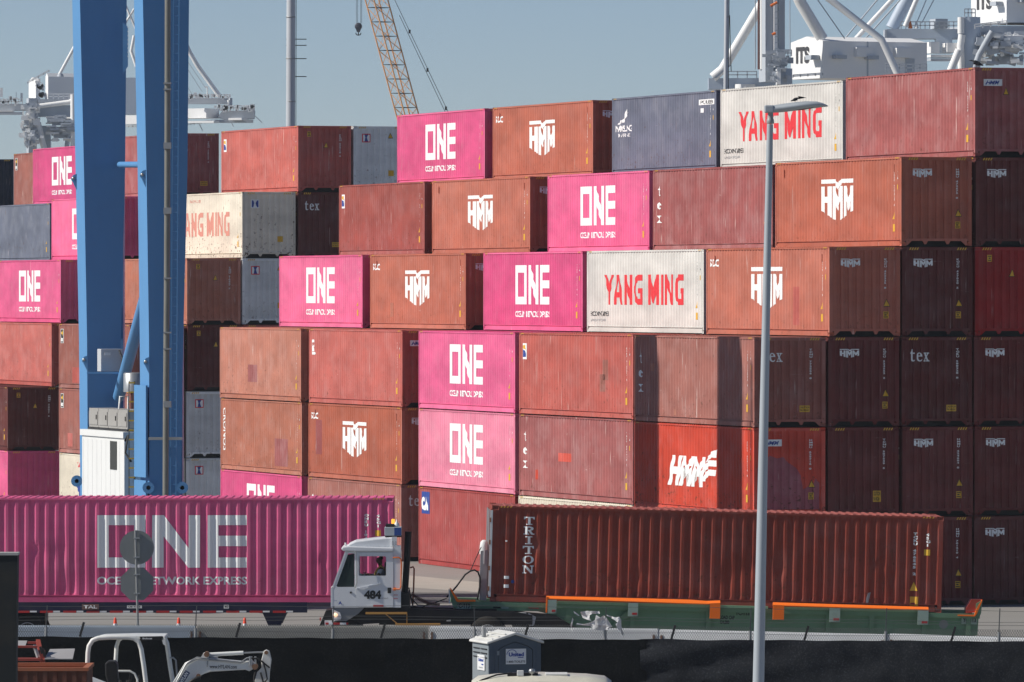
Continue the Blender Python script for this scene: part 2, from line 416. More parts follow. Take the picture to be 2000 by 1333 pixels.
GRO = {'Y': [[(0, 1), (.28, 1), (.5, .62), (.72, 1), (1, 1), (.62, .42), (.62, 0), (.38, 0), (.38, .42)]],
       'A': [[(0, 0), (.36, 1), (.64, 1), (1, 0), (.76, 0), (.69, .24), (.31, .24), (.24, 0)], [(.37, .42), (.63, .42), (.5, .82)]],
       'N': [[(0, 0), (0, 1), (.26, 1), (.74, .38), (.74, 1), (1, 1), (1, 0), (.74, 0), (.26, .62), (.26, 0)]],
       'G': [[(1, 1), (.4, 1), (.14, .86), (0, .6), (0, .4), (.14, .14), (.4, 0), (1, 0), (1, .55), (.55, .55), (.55, .38), (.74, .38), (.74, .2), (.45, .2), (.3, .3), (.26, .5), (.3, .7), (.45, .8), (1, .8)]],
       'M': [[(0, 0), (0, 1), (.27, 1), (.5, .45), (.73, 1), (1, 1), (1, 0), (.80, 0), (.80, .58), (.58, .05), (.42, .05), (.20, .58), (.20, 0)]],
       'I': [[(0, 0), (0, 1), (1, 1), (1, 0)]]}
def ym_polys():
    out = []; x = 0
    for ch, w, g_ in (('Y', .95, .02), ('A', .98, .14), ('N', .84, .18), ('G', .86, .62), ('M', 1.12, .20), ('I', .26, .20), ('N', .84, .18), ('G', .90, 0)):
        for pl in GRO[ch]: out.append([(x + a * w, b * 1.06) for a, b in pl])
        x += w + g_
    return out
def serif(word, w, h, gap, vertical=False, gapv=None):
    out = []
    for i, ch in enumerate(word):
        for pl in SERIF[ch]:
            out.append([(x * w + (0 if vertical else i * (w + gap)), y * h - (i * gapv if vertical else 0)) for x, y in pl])
    return out
def shift(polys, dx, dy): return [[(x + dx, y + dy) for x, y in p] for p in polys]
def bm_polys(polys, dx=0, dy=0):
    me = polys_mesh(shift(polys, dx, dy)); bm = flat2(me); bpy.data.meshes.remove(me); return bm
def bm_text(body, dx, dy, **k):
    rot = k.pop('rot', 0); me = text_mesh(body, **k); bm = flat2(me); bpy.data.meshes.remove(me)
    for v in bm.verts:
        x, y = v.co.x, v.co.y
        if rot == -1: x, y = y, -x          # reads downwards
        v.co.x = x + dx; v.co.y = y + dy
    return bm
def vnum(code): return "\n".join(code)

def d_side(kind, hh):
    "list of (part name, ink, mesh) for the long side"
    T = hh
    if kind == 'one':
        def sub():
            return conform(bm_text('OCEAN NETWORK EXPRESS', 4.03, T - 2.40, width=4.13, height=.225, bold=.03), 's')
        return [('lettering', 'white', geo(('one', hh), lambda: conform(bm_polys(one_polys(), 4.03, T - 1.93), 's'))), ('lettering', 'white', geo(('onesub', hh), sub))]
    if kind in ('hmm', 'hmmdc'):
        r = [('emblem', 'white', geo(('hmmS', hh), lambda: conform(bm_polys(hmm_polys(3.1, 1.36), 4.55, T - 2.0), 's')))]
        if kind == 'hmmdc': r.append(('lettering', 'white', geo(('sdc', hh), lambda: conform(bm_text('SDC', .28, T - .62, width=1.0, height=.26, bold=.03), 's'))))
        return r
    if kind in ('ym', 'ymf'):
        ink = 'red' if kind == 'ym' else 'fadedred'
        r = [('lettering', ink, geo(('ym', hh), lambda: conform(bm_polys(ym_polys(), 1.85, T - 1.92), 's')))]
        if kind == 'ym':
            r += [('lettering', 'black', geo(('eco', hh), lambda: conform(bm_text('ECOCONTAINER', .35, T - 2.33, width=2.0, height=.17, bold=.02), 's'))),
                  ('lettering', 'grey', geo(('bam', hh), lambda: conform(bm_text('BAMBOO FLOOR', .35, T - 2.52, width=1.6, height=.09), 's')))]
        else:
            r += [('lettering', 'fadedred', geo(('ymsm', hh), lambda: conform(bm_text('YANG MING LINE', 3.6, T - .42, width=1.9, height=.14), 's')))]
        return r
    if kind == 'tex': return [('lettering', 'white', geo(('texS', hh), lambda: conform(bm_polys(serif('tex', .40, .36, 0, True, .48), .42, T - .95), 's')))]
    if kind == 'flor':
        return [('logo_panel', 'white', geo(('fl1', hh), lambda: conform(bm_polys([rect(.38, T - .95, .78, T - .38)]), 's', .006))),
                ('logo_mark', 'blue', geo(('fl2', hh), lambda: conform(bm_polys([[(.42, T - .87), (.74, T - .87), (.74, T - .72), (.42, T - .60)]]), 's', .010))),
                ('logo_mark', 'yellow', geo(('fl3', hh), lambda: conform(bm_polys([[(.42, T - .57), (.74, T - .62), (.62, T - .42), (.42, T - .46)]]), 's', .010)))]
    if kind == 'caibox':
        return [('logo_panel', 'blue', geo(('c1', hh), lambda: conform(bm_polys([rect(.30, T - 1.0, 1.35, T - .18)]), 's', .006))),
                ('lettering', 'white', geo(('c2', hh), lambda: conform(bm_text('CAI', .38, T - .88, width=.86, height=.52, bold=.06), 's', .010)))]
    if kind == 'bag':
        return [('logo_panel', 'white', geo(('b0', hh), lambda: conform(bm_polys([rect(.23, T - .87, .77, T - .23)]), 's', .006))),
                ('logo_panel', 'black', geo(('b1', hh), lambda: conform(bm_polys([rect(.25, T - .85, .75, T - .25)]), 's', .010))),
                ('logo_mark', 'yellow', geo(('b2', hh), lambda: conform(bm_polys([[(.32, T - .42), (.72, T - .28), (.72, T - .54)]]), 's', .014))),
                ('lettering', 'white', geo(('b3', hh), lambda: conform(bm_text('bac', .29, T - .80, width=.42, height=.22, bold=.04), 's', .014)))]
    if kind == 'cai': return [('lettering', 'white', geo(('cv', hh), lambda: conform(bm_text('cai', .30, T - .42, width=.6, height=.5, bold=.05, rot=-1), 's')))]
    if kind == 'cronos': return [('lettering', 'white', geo(('cr', hh), lambda: conform(bm_text('CRONOS', .40, T - .38, width=1.75, height=.32, bold=.02, rot=-1), 's')))]
    if kind == 'flag':
        def fl():
            ps = []
            for i, (a, b, c_) in enumerate(((4.2, 6.9, .92), (4.2, 6.8, .66), (4.0, 6.7, .40))):
                pass
            ps.append([(7.0, .35), (7.25, .35), (7.6, .55), (8.3, .55), (8.35, .75), (7.6, .75), (7.2, .58)])
            ps.append([(7.15, .66), (7.3, .66), (7.7, .86), (8.4, .86), (8.45, 1.06), (7.7, 1.06), (7.3, .90)])
            ps.append([(7.4, .97), (7.9, 1.15), (8.45, 1.15), (8.55, 1.42), (8.0, 1.36), (7.5, 1.12)])
            return conform(join2([(text_mesh('HMM', width=3.9, height=1.0, bold=.055, shear=.35), 3.5, T - 2.05), (polys_mesh(ps), 0, T - 2.05 - .15)]), 's')
        return [('lettering', 'white', geo(('flag', hh), fl))]
    if kind == 'nam':
        def sail():
            ps = [[(.9, 0), (1.3, .12), (1.75, .62), (1.6, .30), (1.85, .36), (1.3, -.02)], [(.55, -.1), (.9, .06), (1.2, .1), (.95, -.06)]]
            return conform(bm_polys(ps, .05, T - .92), 's')
        return [('emblem', 'white', geo(('sail', hh), sail)),
                ('lettering', 'white', geo(('nam', hh), lambda: conform(bm_text('NAMSUNG', .42, T - 1.28, width=1.9, height=.24, bold=.03), 's'))),
                ('lettering', 'white', geo(('nam2', hh), lambda: conform(bm_text('M A R I N E', .75, T - 1.48, width=1.4, height=.13, bold=.01), 's'))),
                ('logo_panel', 'white', geo(('nam3', hh), lambda: conform(bm_polys([rect(10.2, T - .50, 11.9, T - .30), rect(10.3, T - .78, 10.75, T - .62)]), 's'))),
                ('lettering', 'black', geo(('nam4', hh), lambda: conform(bm_text('PKSUBB', 10.4, T - .47, width=1.3, height=.13, bold=.01), 's', .010)))]
    if kind == 'ymt':
        return [('lettering', 'red', geo(('y1', hh), lambda: conform(bm_text('YANG MING LINE', 3.0, T - .58, width=3.0, height=.22, bold=.02), 's'))),
                ('emblem', 'blue', geo(('y2', hh), lambda: conform(bm_polys([[(3.0, T - 1.2), (3.9, T - 1.2), (3.9, T - 1.5), (3.6, T - 1.7), (3.6, T - 2.5), (3.3, T - 2.5), (3.3, T - 1.7), (3.0, T - 1.5)]]), 's'))),
                ('lettering', 'red', geo(('y3', hh), lambda: conform(bm_text('YANG', 4.3, T - 2.2, width=3.2, height=.95, bold=.05), 's')))]
    return []

def d_end(kind, hh, num):
    T = hh; r = []
    nx = 1.90
    if kind in ('hmm', 'hmmy', 'tex', 'plain', 'flagbox', 'cau'):
        r.append(('number_marking', 'white' if kind != 'none' else 'white', geo(('n', num, hh), lambda: conform(bm_text(vnum(num), nx, T - 1.36, width=.115, height=.98, line=1.0, bold=.04), 'e', cut=False))))
    if kind in ('hmm', 'hmmy'): r.append(('emblem', 'white', geo(('hmmE', hh), lambda: conform(bm_polys(hmm_polys(.66, .28), .40, T - .67), 'e'))))
    if kind == 'tex': r.append(('lettering', 'white', geo(('texE', hh), lambda: conform(bm_polys(serif('tex', .21, .40, .03), .28, T - .80), 'e'))))
    if kind in ('tex', 'cau'):
        z = T - 2.42; w, h = (.36, .21) if kind == 'tex' else (.27, .36)
        r.append(('caution_plate', 'yellow', geo(('cp', hh, kind), lambda: conform(bm_polys([rect(1.55, z, 1.55 + w, z + h)]), 'e'))))
        r.append(('lettering', 'black', geo(('ct', hh, kind), lambda: conform(bm_text('CAUTION\n9-6 HIGH', 1.57, z + .03, width=w - .04, height=h - .06, bold=.02), 'e', .010))))
    if kind in ('hmm', 'flagbox', 'sq', 'plain'):
        tx, tz = (1.89, T - 1.92) if kind == 'hmm' else ((1.0, T - .87) if kind == 'flagbox' else ((1.62, T - .52) if kind == 'sq' else (1.2, T - .95)))
        r.append(('warning_triangle', 'black', geo(('tr0', hh, tx), lambda: conform(bm_polys([[(tx - .025, tz - .02), (tx + .205, tz - .02), (tx + .09, tz + .235)]]), 'e'))))
        r.append(('warning_triangle', 'yellow', geo(('tr', hh, tx), lambda: conform(bm_polys([[(tx, tz), (tx + .18, tz), (tx + .09, tz + .20)]]), 'e', .010))))
        if kind in ('hmm', 'plain'):
            qx, qz = (1.86, T - 2.32) if kind == 'hmm' else (.42, T - .48)
            r.append(('caution_plate', 'yellow', geo(('sq', hh, qx), lambda: conform(bm_polys([rect(qx, qz, qx + .18, qz + .22)]), 'e'))))
            r.append(('lettering', 'black', geo(('sqt', hh, qx), lambda: conform(bm_polys([rect(qx + .02, qz + .16, qx + .16, qz + .19), rect(qx + .05, qz + .09, qx + .13, qz + .13), rect(qx + .02, qz + .03, qx + .16, qz + .06)]), 'e', .010))))
    if kind == 'flagbox':
        r.append(('logo_panel', 'white', geo(('fb', hh), lambda: conform(bm_polys([rect(.32, T - .60, .95, T - .38)]), 'e'))))
        r.append(('lettering', 'blue', geo(('fbt', hh), lambda: conform(bm_text('HMM', .37, T - .56, width=.50, height=.13, bold=.03, shear=.4), 'e', .010))))
    if kind == 'hmmflagred':
        r.append(('logo_panel', 'white', geo(('fb', hh), lambda: conform(bm_polys([rect(.32, T - .60, .95, T - .38)]), 'e'))))
        r.append(('lettering', 'blue', geo(('fbt', hh), lambda: conform(bm_text('HMM', .37, T - .56, width=.50, height=.13, bold=.03, shear=.4), 'e', .010))))
        r += d_end('hmm', hh, num)[0:1]; r = r + [q for q in d_end('hmm', hh, num)[2:]]
    if kind in ('sq', 'sqy'):
        a, b = ('red', 'white') if kind == 'sq' else ('blue', 'white')
        r.append(('logo_panel', 'red' if kind == 'sq' else 'white', geo(('q1', hh), lambda: conform(bm_polys([rect(.40, T - .72, .78, T - .34)]), 'e'))))
        r.append(('logo_mark', 'white' if kind == 'sq' else 'blue', geo(('q2', hh), lambda: conform(bm_polys([rect(.44, T - .68, .74, T - .38)]) if 1 else None, 'e', .010))))
        r.append(('logo_mark', 'blue' if kind == 'sq' else 'white', geo(('q3', hh), lambda: conform(bm_polys([[(.50, T - .38), (.68, T - .38), (.62, T - .50), (.68, T - .68), (.50, T - .68), (.56, T - .50)]]), 'e', .014))))
        r.append(('caution_plate', 'yellow', geo(('q4', hh), lambda: conform(bm_polys([rect(1.62, T - 2.2, 1.86, T - 1.95)]), 'e'))))
    return r

def common_meshes(hh):
    def rails_top(): return MB().box((0, .178, hh - .062), (.06, L - .178, hh - .018)).mesh('top_rail')
    def rail_bot():
        m = MB(); m.box((.002, .178, .012), (.05, L - .178, .150)); m.box((.045, .178, .150), (.06, L - .178, .20)); m.box((.004, .178, .196), (.05, L - .178, .212)); return m.mesh('bottom_rail')
    def post(): return MB().box((0, .0, .118), (.115, .105, hh - .118)).mesh('post')
    def toprail_e(): return MB().box((.162, .002, hh - .118), (WD - .162, .05, hh - .012)).mesh('top_end_rail')
    def botrail_e():
        m = MB(); m.box((.11, .002, .165), (WD - .11, .06, .245))
        for sx in (0, 1):
            fx = (lambda x: x) if sx == 0 else (lambda x: WD - x)
            m.prism([(fx(.165), .165), (fx(.165), .03), (fx(.21), .03), (fx(.36), .165)], .004, .05)
            m.prism([(fx(.74), .165), (fx(.80), .06), (fx(.86), .06), (fx(.92), .165)], .004, .05)
        return m.mesh('bottom_end_rail')
    def roof():
        m = MB(); m.box((.05, .05, hh - .03), (WD - .05, L - .05, hh - .016))
        n = 56
        for i in range(n):
            y = .25 + (L - .5) * i / n
            m.prism([(y, hh - .028), (y + .03, hh + .002), (y + .10, hh + .002), (y + .13, hh - .028)], .05, WD - .05, 'x')
        return m.mesh('roof')
    def floor():
        m = MB(); m.box((.06, .06, .17), (WD - .06, L - .06, .20))
        for i in range(20): m.box((.06, .45 + i * .6, -.015), (WD - .06, .49 + i * .6, .17))
        return m.mesh('floor')
    def haz_e():
        ps = []
        for b in (.24, 1.90):
            for i in range(4): ps.append([(b + i * .085, hh - .105), (b + i * .085 + .042, hh - .105), (b + i * .085 + .085, hh - .025), (b + i * .085 + .045, hh - .025)])
        bm = bm_polys(ps)
        for v in bm.verts: v.co = Vector((v.co.x, -.003, v.co.y))
        me = bpy.data.meshes.new('haz'); bm.to_mesh(me); bm.free(); return me
    def haz_s():
        ps = []
        for b in (.22, L - .56):
            for i in range(4): ps.append([(b + i * .085, hh - .056), (b + i * .085 + .035, hh - .056), (b + i * .085 + .06, hh - .012), (b + i * .085 + .025, hh - .012)])
        bm = bm_polys(ps)
        for v in bm.verts: v.co = Vector((-.004, L - v.co.x, v.co.y))
        me = bpy.data.meshes.new('hazs'); bm.to_mesh(me); bm.free(); return me
    def vent(): return MB().box((-.006, .70, hh - .50), (.02, .76, hh - .24)).mesh('vent')
    for k, fn in (('tr', rails_top), ('br', rail_bot), ('po', post), ('te', toprail_e), ('be', botrail_e), ('ro', roof), ('fl', floor), ('he', haz_e), ('hs', haz_s), ('ve', vent)):
        geo((k, hh), fn)
    geo('cast', casting_mesh)

IDN = 0
def container(label, loc, rotz, color, side=None, end=None, num='HMMU 472675 0', hh=HC, patches=(), group='shipping containers', seed=None, dents=0, rot=None, vents=False, full=True):
    global IDN, DENT, GEO; IDN += 1
    common_meshes(hh)
    seed = IDN % 5 if seed is None else seed
    keep = GEO
    if dents: DENT = (hh, seed, pits_for(hh, dents, seed)); GEO = {k: v for k, v in GEO.items() if k == 'cast' or (isinstance(k, tuple) and k[0] in ('tr','br','po','te','be','ro','fl','he','hs','ve','ep'))}
    t = thing('shipping_container', label, 'container', loc, rot or (0, 0, rotz), group)
    m = PAINT[color]
    sp = geo(('sp', hh, dents, seed), lambda: panel_mesh('s', hh, dents, seed)); ep = geo(('ep', hh), lambda: panel_mesh('e', hh))
    def at(o, x=0, y=0, z=0, rz=0): o.location = (x, y, z); o.rotation_euler = (0, 0, rz); return o
    link('side_panel', sp, m, t); at(link('side_panel', sp, m, t), WD, L, 0, math.pi)
    link('end_panel', ep, m, t); at(link('end_panel', ep, m, t), WD, L, 0, math.pi)
    link('roof_panel', geo(('ro', hh), None), m, t); link('floor', geo(('fl', hh), None), MATS['steel_dark'], t)
    for q in (0, 1):
        a = (0, 0, 0, 0) if q == 0 else (WD, L, 0, math.pi)
        at(link('top_rail', geo(('tr', hh), None), m, t), *a); at(link('bottom_rail', geo(('br', hh), None), m, t), *a)
        at(link('top_end_rail', geo(('te', hh), None), m, t), *a); at(link('bottom_end_rail', geo(('be', hh), None), m, t), *a)
        at(link('corner_post', geo(('po', hh), None), m, t), *a)
    o = at(link('corner_post', geo(('po', hh), None), m, t), WD - .115); o = at(link('corner_post', geo(('po', hh), None), m, t), 0, L - .105)
    cm = geo('cast', None)
    for z in (0, hh - .118):
        for (x, y) in ((0, 0), (WD - .162, 0), (0, L - .178), (WD - .162, L - .178)):
            at(link('corner_casting', cm, m, t), x, y, z)
    link('hazard_marking', geo(('he', hh), None), INK['yellow'], t); link('hazard_marking', geo(('hs', hh), None), INK['yellow'], t)
    if vents: link('vent_cover', geo(('ve', hh), None), m, t); at(link('vent_cover', geo(('ve', hh), None), m, t), 0, L - 1.56)
    for nm, ink, me in d_side(side, hh): link(nm, me, INK[ink], t)
    for nm, ink, me in (d_end(end, hh, num) if end else []): link(nm, me, INK[ink], t)
    # two columns of small markings near the right end of the long side
    inkc = 'black' if color in ('white', 'cream') else 'white'
    link('number_marking', geo(('ns', num, hh), lambda: conform(bm_text(vnum(num), L - .80, hh - 1.60, width=.13, height=1.15, bold=.05), 's', cut=False)), INK[inkc], t)
    link('number_marking', geo(('ns2', hh), lambda: conform(bm_text(vnum('45G1'), L - .46, hh - .82, width=.12, height=.36, bold=.05), 's', cut=False)), INK[inkc], t)
    if not dents or hh == STD: link('warning_triangle', geo(('st', hh), lambda: conform(bm_polys([[(L - .87, hh - 2.02), (L - .65, hh - 2.02), (L - .76, hh - 1.78)]]), 's')), INK['yellow'], t)
    link('caution_plate', geo(('sq2', hh), lambda: conform(bm_polys([rect(L - .85, hh - 2.42, L - .63, hh - 2.18)]), 's')), INK['yellow'], t)
    link('size_sticker', geo(('sq3', hh), lambda: conform(bm_polys([rect(L - .50, hh - 1.06, L - .34, hh - .90)]), 's')), INK['yellow'], t)
    for (a, b, c_, d, pc) in patches:
        link('repair_patch', conform(bm_polys([rect(a, b, c_, d)]), 's', .003, 'patch'), PAINT[pc], t)
    DENT = None; GEO = keep
    return t
dirty('steel_dark', (.03, .03, .032), .7)

# stack frames from the survey of the photograph
A0 = 17.4766
def frame(X0, z0, ang, w=2.5386):
    a = R(A0); u = Vector((-math.sin(a), math.cos(a), 0)); v = Vector((math.cos(a), math.sin(a), 0))
    return dict(o=Vector((X0, z0, 0)), u=u, v=v, w=w, ang=R(A0 + ang))
_z0 = F / 60.67; _X0 = 472.6 / 60.67
BAY = {}
off = 0
for i, (l_, y_, g_) in enumerate(((0, 0, 0), (.8284, 1.1061, 2.6327), (.7216, -.2376, .7887), (.7049, .9373, 2.0188), (.4953, .0598, 1.0341))):
    if i: off += 12.19 + g_
    f = frame(_X0, _z0, y_); f['o'] = f['o'] + f['v'] * l_ + f['u'] * off; BAY['B%d' % (i + 1)] = f
def cframe(px, s, row): # near corner of given row at pixel px, scale s
    f = frame(0, 0, 0); p = Vector(((px - 1000) / s, F / s, 0)); f['o'] = p - f['v'] * f['w'] * row; return f
BAY['C1'] = cframe(583, 44.4, 3); BAY['C1']['ang'] = R(A0 + .9); BAY['C2'] = cframe(328, 42.4, 3); BAY['C3'] = cframe(178, 39.3, 3)
BAY['C4'] = cframe(136, 37.9, 3); BAY['C5'] = cframe(-57, 35.4, 3)
def stack(bay, row, lev, color, look, side=None, end=None, num='HMMU 472675 0', dx=0, **k):
    f = BAY[bay]; p = f['o'] + f['v'] * (f['w'] * row + dx)
    jx = random.uniform(-.03, .03); jy = random.uniform(-.04, .04)
    p = p + f['v'] * jx + f['u'] * jy
    return container(look, (p.x, p.y, (lev - 1) * PIT), f['ang'], color, side, end, num, **k)

TIER = {6: 'top tier', 5: 'second tier down', 4: 'third tier down', 3: 'fourth tier down', 2: 'fifth tier down', 1: 'bottom tier'}
BW = {'B1': 'nearest lit bay', 'B2': 'second lit bay from the right', 'B3': 'third lit bay from the right', 'B4': 'fourth lit bay from the right', 'B5': 'fifth lit bay from the right'}
def wall(bay, row, lev, color, desc, side, end, num, **k):
    return stack(bay, row, lev, color, '%s, %s, %s' % (desc, TIER[lev], BW[bay]), side, end, num, **k)
ONEL = 'magenta container with big white lettering'; HML = 'orange-brown container with white shield emblem'
wall('B1', 3, 6, 'rose', 'scratched faded maroon container', None, 'flagbox', 'HMMU 621940 1')
wall('B2', 3, 6, 'white', 'white container with red lettering', 'ym', None, 'YMMU 610274 3')
wall('B3', 3, 6, 'blue', 'slate blue container with small sail emblem', 'nam', None, 'NSSU 703321 8')
wall('B4', 3, 6, 'orange', HML, 'hmmdc', 'hmm', 'HMMU 417750 2', vents=True)
wall('B5', 3, 6, 'pink', ONEL, 'one', None, 'ONEU 124471 5')
wall('B1', 2, 5, 'orange', HML, 'hmm', 'hmm', 'HMMU 472675 0', vents=True)
wall('B2', 2, 5, 'rose', 'scratched maroon container with vertical white letters', 'tex', None, 'TGBU 517716 0')
wall('B3', 2, 5, 'pink', ONEL, 'one', None, 'ONEU 092267 4')
wall('B4', 2, 5, 'orange', HML, 'hmm', 'hmm', 'HMMU 403118 9', vents=True)
wall('B5', 2, 5, 'maroon', 'plain dull maroon container', 'flor', None, 'FSCU 861147 2')
wall('B1', 1, 4, 'orange', HML, 'hmmdc', 'hmm', 'KOCU 453335 8', vents=True, patches=((8.6, .35, 9.2, 1.6, 'coral'),))
wall('B2', 1, 4, 'white', 'white container with red lettering', 'ym', None, 'YMMU 609913 0')
wall('B3', 1, 4, 'pink', ONEL, 'one', None, 'ONEU 077218 6')
wall('B4', 1, 4, 'orange', HML, 'hmmdc', 'hmm', 'KOCU 410992 1', vents=True, patches=((2.6, .45, 3.0, 1.0, 'salmon'),))
wall('B5', 1, 4, 'pink', ONEL, 'one', None, 'ONEU 133804 2')
wall('B1', 0, 3, 'brown', 'brown container crossed by two shadows', 'tex', 'tex', 'TCNU 772556 8', patches=((1.6, 1.7, 1.95, 1.95, 'salmon'), (4.1, .25, 4.35, .45, 'salmon')))
wall('B2', 0, 3, 'coral', 'reddish container with scuffed patch', 'flor', None, 'FCIU 915227 0', patches=((8.6, .9, 9.2, 1.5, 'brown'), (8.9, 1.3, 9.5, 2.0, 'brown')))
wall('B3', 0, 3, 'pink', ONEL, 'one', None, 'ONEU 142275 0')
wall('B4', 0, 3, 'coral', 'coral red container with short white lettering', 'cai', 'flagbox', 'CAIU 845566 1')
wall('B5', 0, 3, 'salmon', 'bleached brown container with purple patch', None, None, 'BMOU 525510 7', patches=((4.3, .7, 5.7, 1.4, 'rose'),))
wall('B1', 0, 2, 'red', 'bright red container with slanted white lettering', 'flag', 'hmmflagred', 'HMMU 629716 0', seed=9)
wall('B2', 0, 2, 'rose', 'purple-brown container with vertical white letters', 'tex', None, 'TEMU 884410 2', patches=((4.2, 1.3, 5.6, 1.6, 'red'), (1.7, .6, 2.0, .95, 'red')))
wall('B3', 0, 2, 'pale_pink', 'sun-bleached pink container with big white lettering', 'one', None, 'ONEU 020317 7')
wall('B4', 0, 2, 'orange', HML, 'hmmdc', 'hmm', 'HMMU 432290 3', vents=True, patches=((.9, .9, 1.7, 2.25, 'rose'),))
wall('B5', 0, 2, 'salmon', 'bleached orange container with vertical outlined lettering', 'cronos', None, 'CRSU 920045 6', patches=((8.2, .3, 10.0, 1.4, 'rose'),))
wall('B1', 0, 1, 'coral', 'coral container hidden low behind the maroon trailer', None, 'hmm', 'HMMU 435511 4')
wall('B2', 0, 1, 'cream', 'cream container with only its top edge showing', None, None, 'YMLU 841960 7')
wall('B3', 0, 1, 'deep', 'deep red container with small blue emblem', 'caibox', None, 'CAIU 918820 5')
wall('B4', 0, 1, 'brown', 'purple-brown container half hidden by the truck', 'tex', 'tex', 'TEMU 640028 1')
wall('B5', 0, 1, 'pink', ONEL, 'one', None, 'ONEU 119305 1')
# dark end faces of the right block
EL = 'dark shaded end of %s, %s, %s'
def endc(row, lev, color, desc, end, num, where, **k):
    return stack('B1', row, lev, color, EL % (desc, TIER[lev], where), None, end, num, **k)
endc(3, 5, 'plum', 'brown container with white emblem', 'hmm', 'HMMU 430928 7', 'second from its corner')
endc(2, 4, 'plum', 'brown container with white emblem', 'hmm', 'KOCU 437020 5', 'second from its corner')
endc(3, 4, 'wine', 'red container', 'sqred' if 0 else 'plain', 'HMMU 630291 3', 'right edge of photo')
endc(1, 3, 'shaded_maroon', 'brown container with white emblem', 'hmm', 'KOCU 524552 2', 'second from its corner')
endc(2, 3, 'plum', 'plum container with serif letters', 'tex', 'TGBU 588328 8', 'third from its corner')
endc(3, 3, 'shaded_maroon', 'brown container with white emblem', 'hmmy', 'HMMU 466013 5', 'fourth from its corner')
endc(1, 2, 'shaded_maroon', 'plain brown container', 'cau', 'TCNU 507539 5', 'second from its corner')
endc(2, 2, 'shaded_maroon', 'brown container with white emblem', 'hmm', 'HMMU 424604 0', 'third from its corner')
endc(3, 2, 'shaded_maroon', 'brown container with white emblem', 'hmmy', 'HMMU 448137 6', 'fourth from its corner')
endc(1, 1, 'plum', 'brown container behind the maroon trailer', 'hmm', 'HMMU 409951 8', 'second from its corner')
endc(2, 1, 'shaded_maroon', 'brown container beside the trailer rear', 'hmm', 'HMMU 701210 4', 'third from its corner')
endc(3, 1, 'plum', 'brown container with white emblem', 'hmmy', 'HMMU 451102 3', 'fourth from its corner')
# the left block
LB = 'left block'
def lc(bay, row, lev, color, look, side=None, end=None, num='TCNU 401223 7', **k): return stack(bay, row, lev, color, look, side, end, num, **k)
lc('C1', 3, 6, 'coral', 'dusty maroon container topping the left block in front of the tall mast', 'flor', 'plain', 'FSCU 972118 2')
lc('C1', 4, 6, 'grey', 'grey container end with red square emblem, top tier, left block', None, 'sq', 'HJCU 172250 3')
lc('C1', 2, 5, 'cream', 'rusty cream container with faded red lettering right of the blue crane', 'ymf', 'sqy', 'YMLU 835241 2')
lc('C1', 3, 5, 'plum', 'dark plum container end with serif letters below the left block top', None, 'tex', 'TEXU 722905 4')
lc('C1', 1, 4, 'salmon', 'orange container seen between the blue crane legs, brown rusty end', None, 'plain', 'TGHU 910457 7')
lc('C1', 2, 4, 'grey', 'grey container end with red square emblem beside the brown rusty end', None, 'sq', 'HJCU 180031 5')
lc('C1', 0, 3, 'brown', 'brown container with black square emblem, fourth tier, left of the crane', 'bag', None, 'BAXU 502214 3', patches=((2.2, .25, 4.4, .95, 'coral'),))
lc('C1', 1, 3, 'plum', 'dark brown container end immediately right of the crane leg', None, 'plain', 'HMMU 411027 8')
lc('C1', 0, 2, 'brown', 'brown container with black square emblem, fifth tier, left of the crane', 'bag', None, 'BAXU 506673 0', patches=((1.4, .3, 2.3, .9, 'coral'),))
lc('C1', 1, 2, 'grey', 'light grey container end with red emblem above its twin', None, 'sq', 'HJCU 188802 1')
lc('C1', 0, 1, 'cream', 'cream container with red lettering left of the white booth', 'ymt', None, 'YMLU 822014 9')
lc('C1', 1, 1, 'grey', 'light grey container end resting low behind the magenta trailer', None, 'sq', 'HJCU 190447 6')
lc('C2', 3, 6, 'rose', 'maroon container between the crane legs with dark lettered end', None, 'tex', 'TEXU 730192 4')
lc('C2', 2, 5, 'pink', 'magenta container half hidden by the left crane leg, second tier', 'one', None, 'ONEU 150021 5')
lc('C2', 1, 4, 'pink', 'magenta container at the left photo edge, third tier down', 'one', None, 'ONEU 148817 3')
lc('C2', 1, 3, 'coral', 'scuffed coral red container at the left photo edge, fourth tier', 'cai', None, 'TRLU 660124 0', dx=-.45)
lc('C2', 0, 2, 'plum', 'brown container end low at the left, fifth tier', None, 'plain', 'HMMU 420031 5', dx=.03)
lc('C2', 0, 1, 'pink', 'dark magenta container end behind the magenta trailer roof', None, None, 'ONEU 155002 2', dx=.03)
lc('C3', 3, 6, 'pink', 'magenta container topping the far left stack', 'one', None, 'ONEU 100732 8')
lc('C3', 2, 5, 'blue', 'slate blue container under the far left magenta one', None, None, 'NSSU 711940 2', dx=.45)
lc('C4', 3, 6, 'brown', 'brown container with black square emblem behind the far left magenta one', 'bag', None, 'BAXU 511940 2')
lc('C5', 3, 6, 'navy', 'dark navy container at the far left edge of the top tier', None, None, 'GESU 540118 3')

def buried(b, r_, lv, where):
    stack(b, r_, lv, 'maroon', 'rust brown container buried behind %s, %s, only slivers showing' % (where, TIER[lv])).__setitem__('group', 'containers buried inside the blocks')
for b in ('B2', 'B3', 'B4', 'B5'):
    for r_, lv in ((1, 3), (2, 4), (3, 5)): buried(b, r_, lv, 'the ' + BW[b].replace(' from the right', ''))
for b, r_, lv in (('C2', 3, 5), ('C2', 2, 4)): buried(b, r_, lv, 'the blue crane legs')
for r_, lv in ((2, 3), (3, 4), (4, 5), (3, 3)): buried('C1', r_, lv, 'the grey container ends' if r_ != 3 or lv == 4 else 'the left block front')
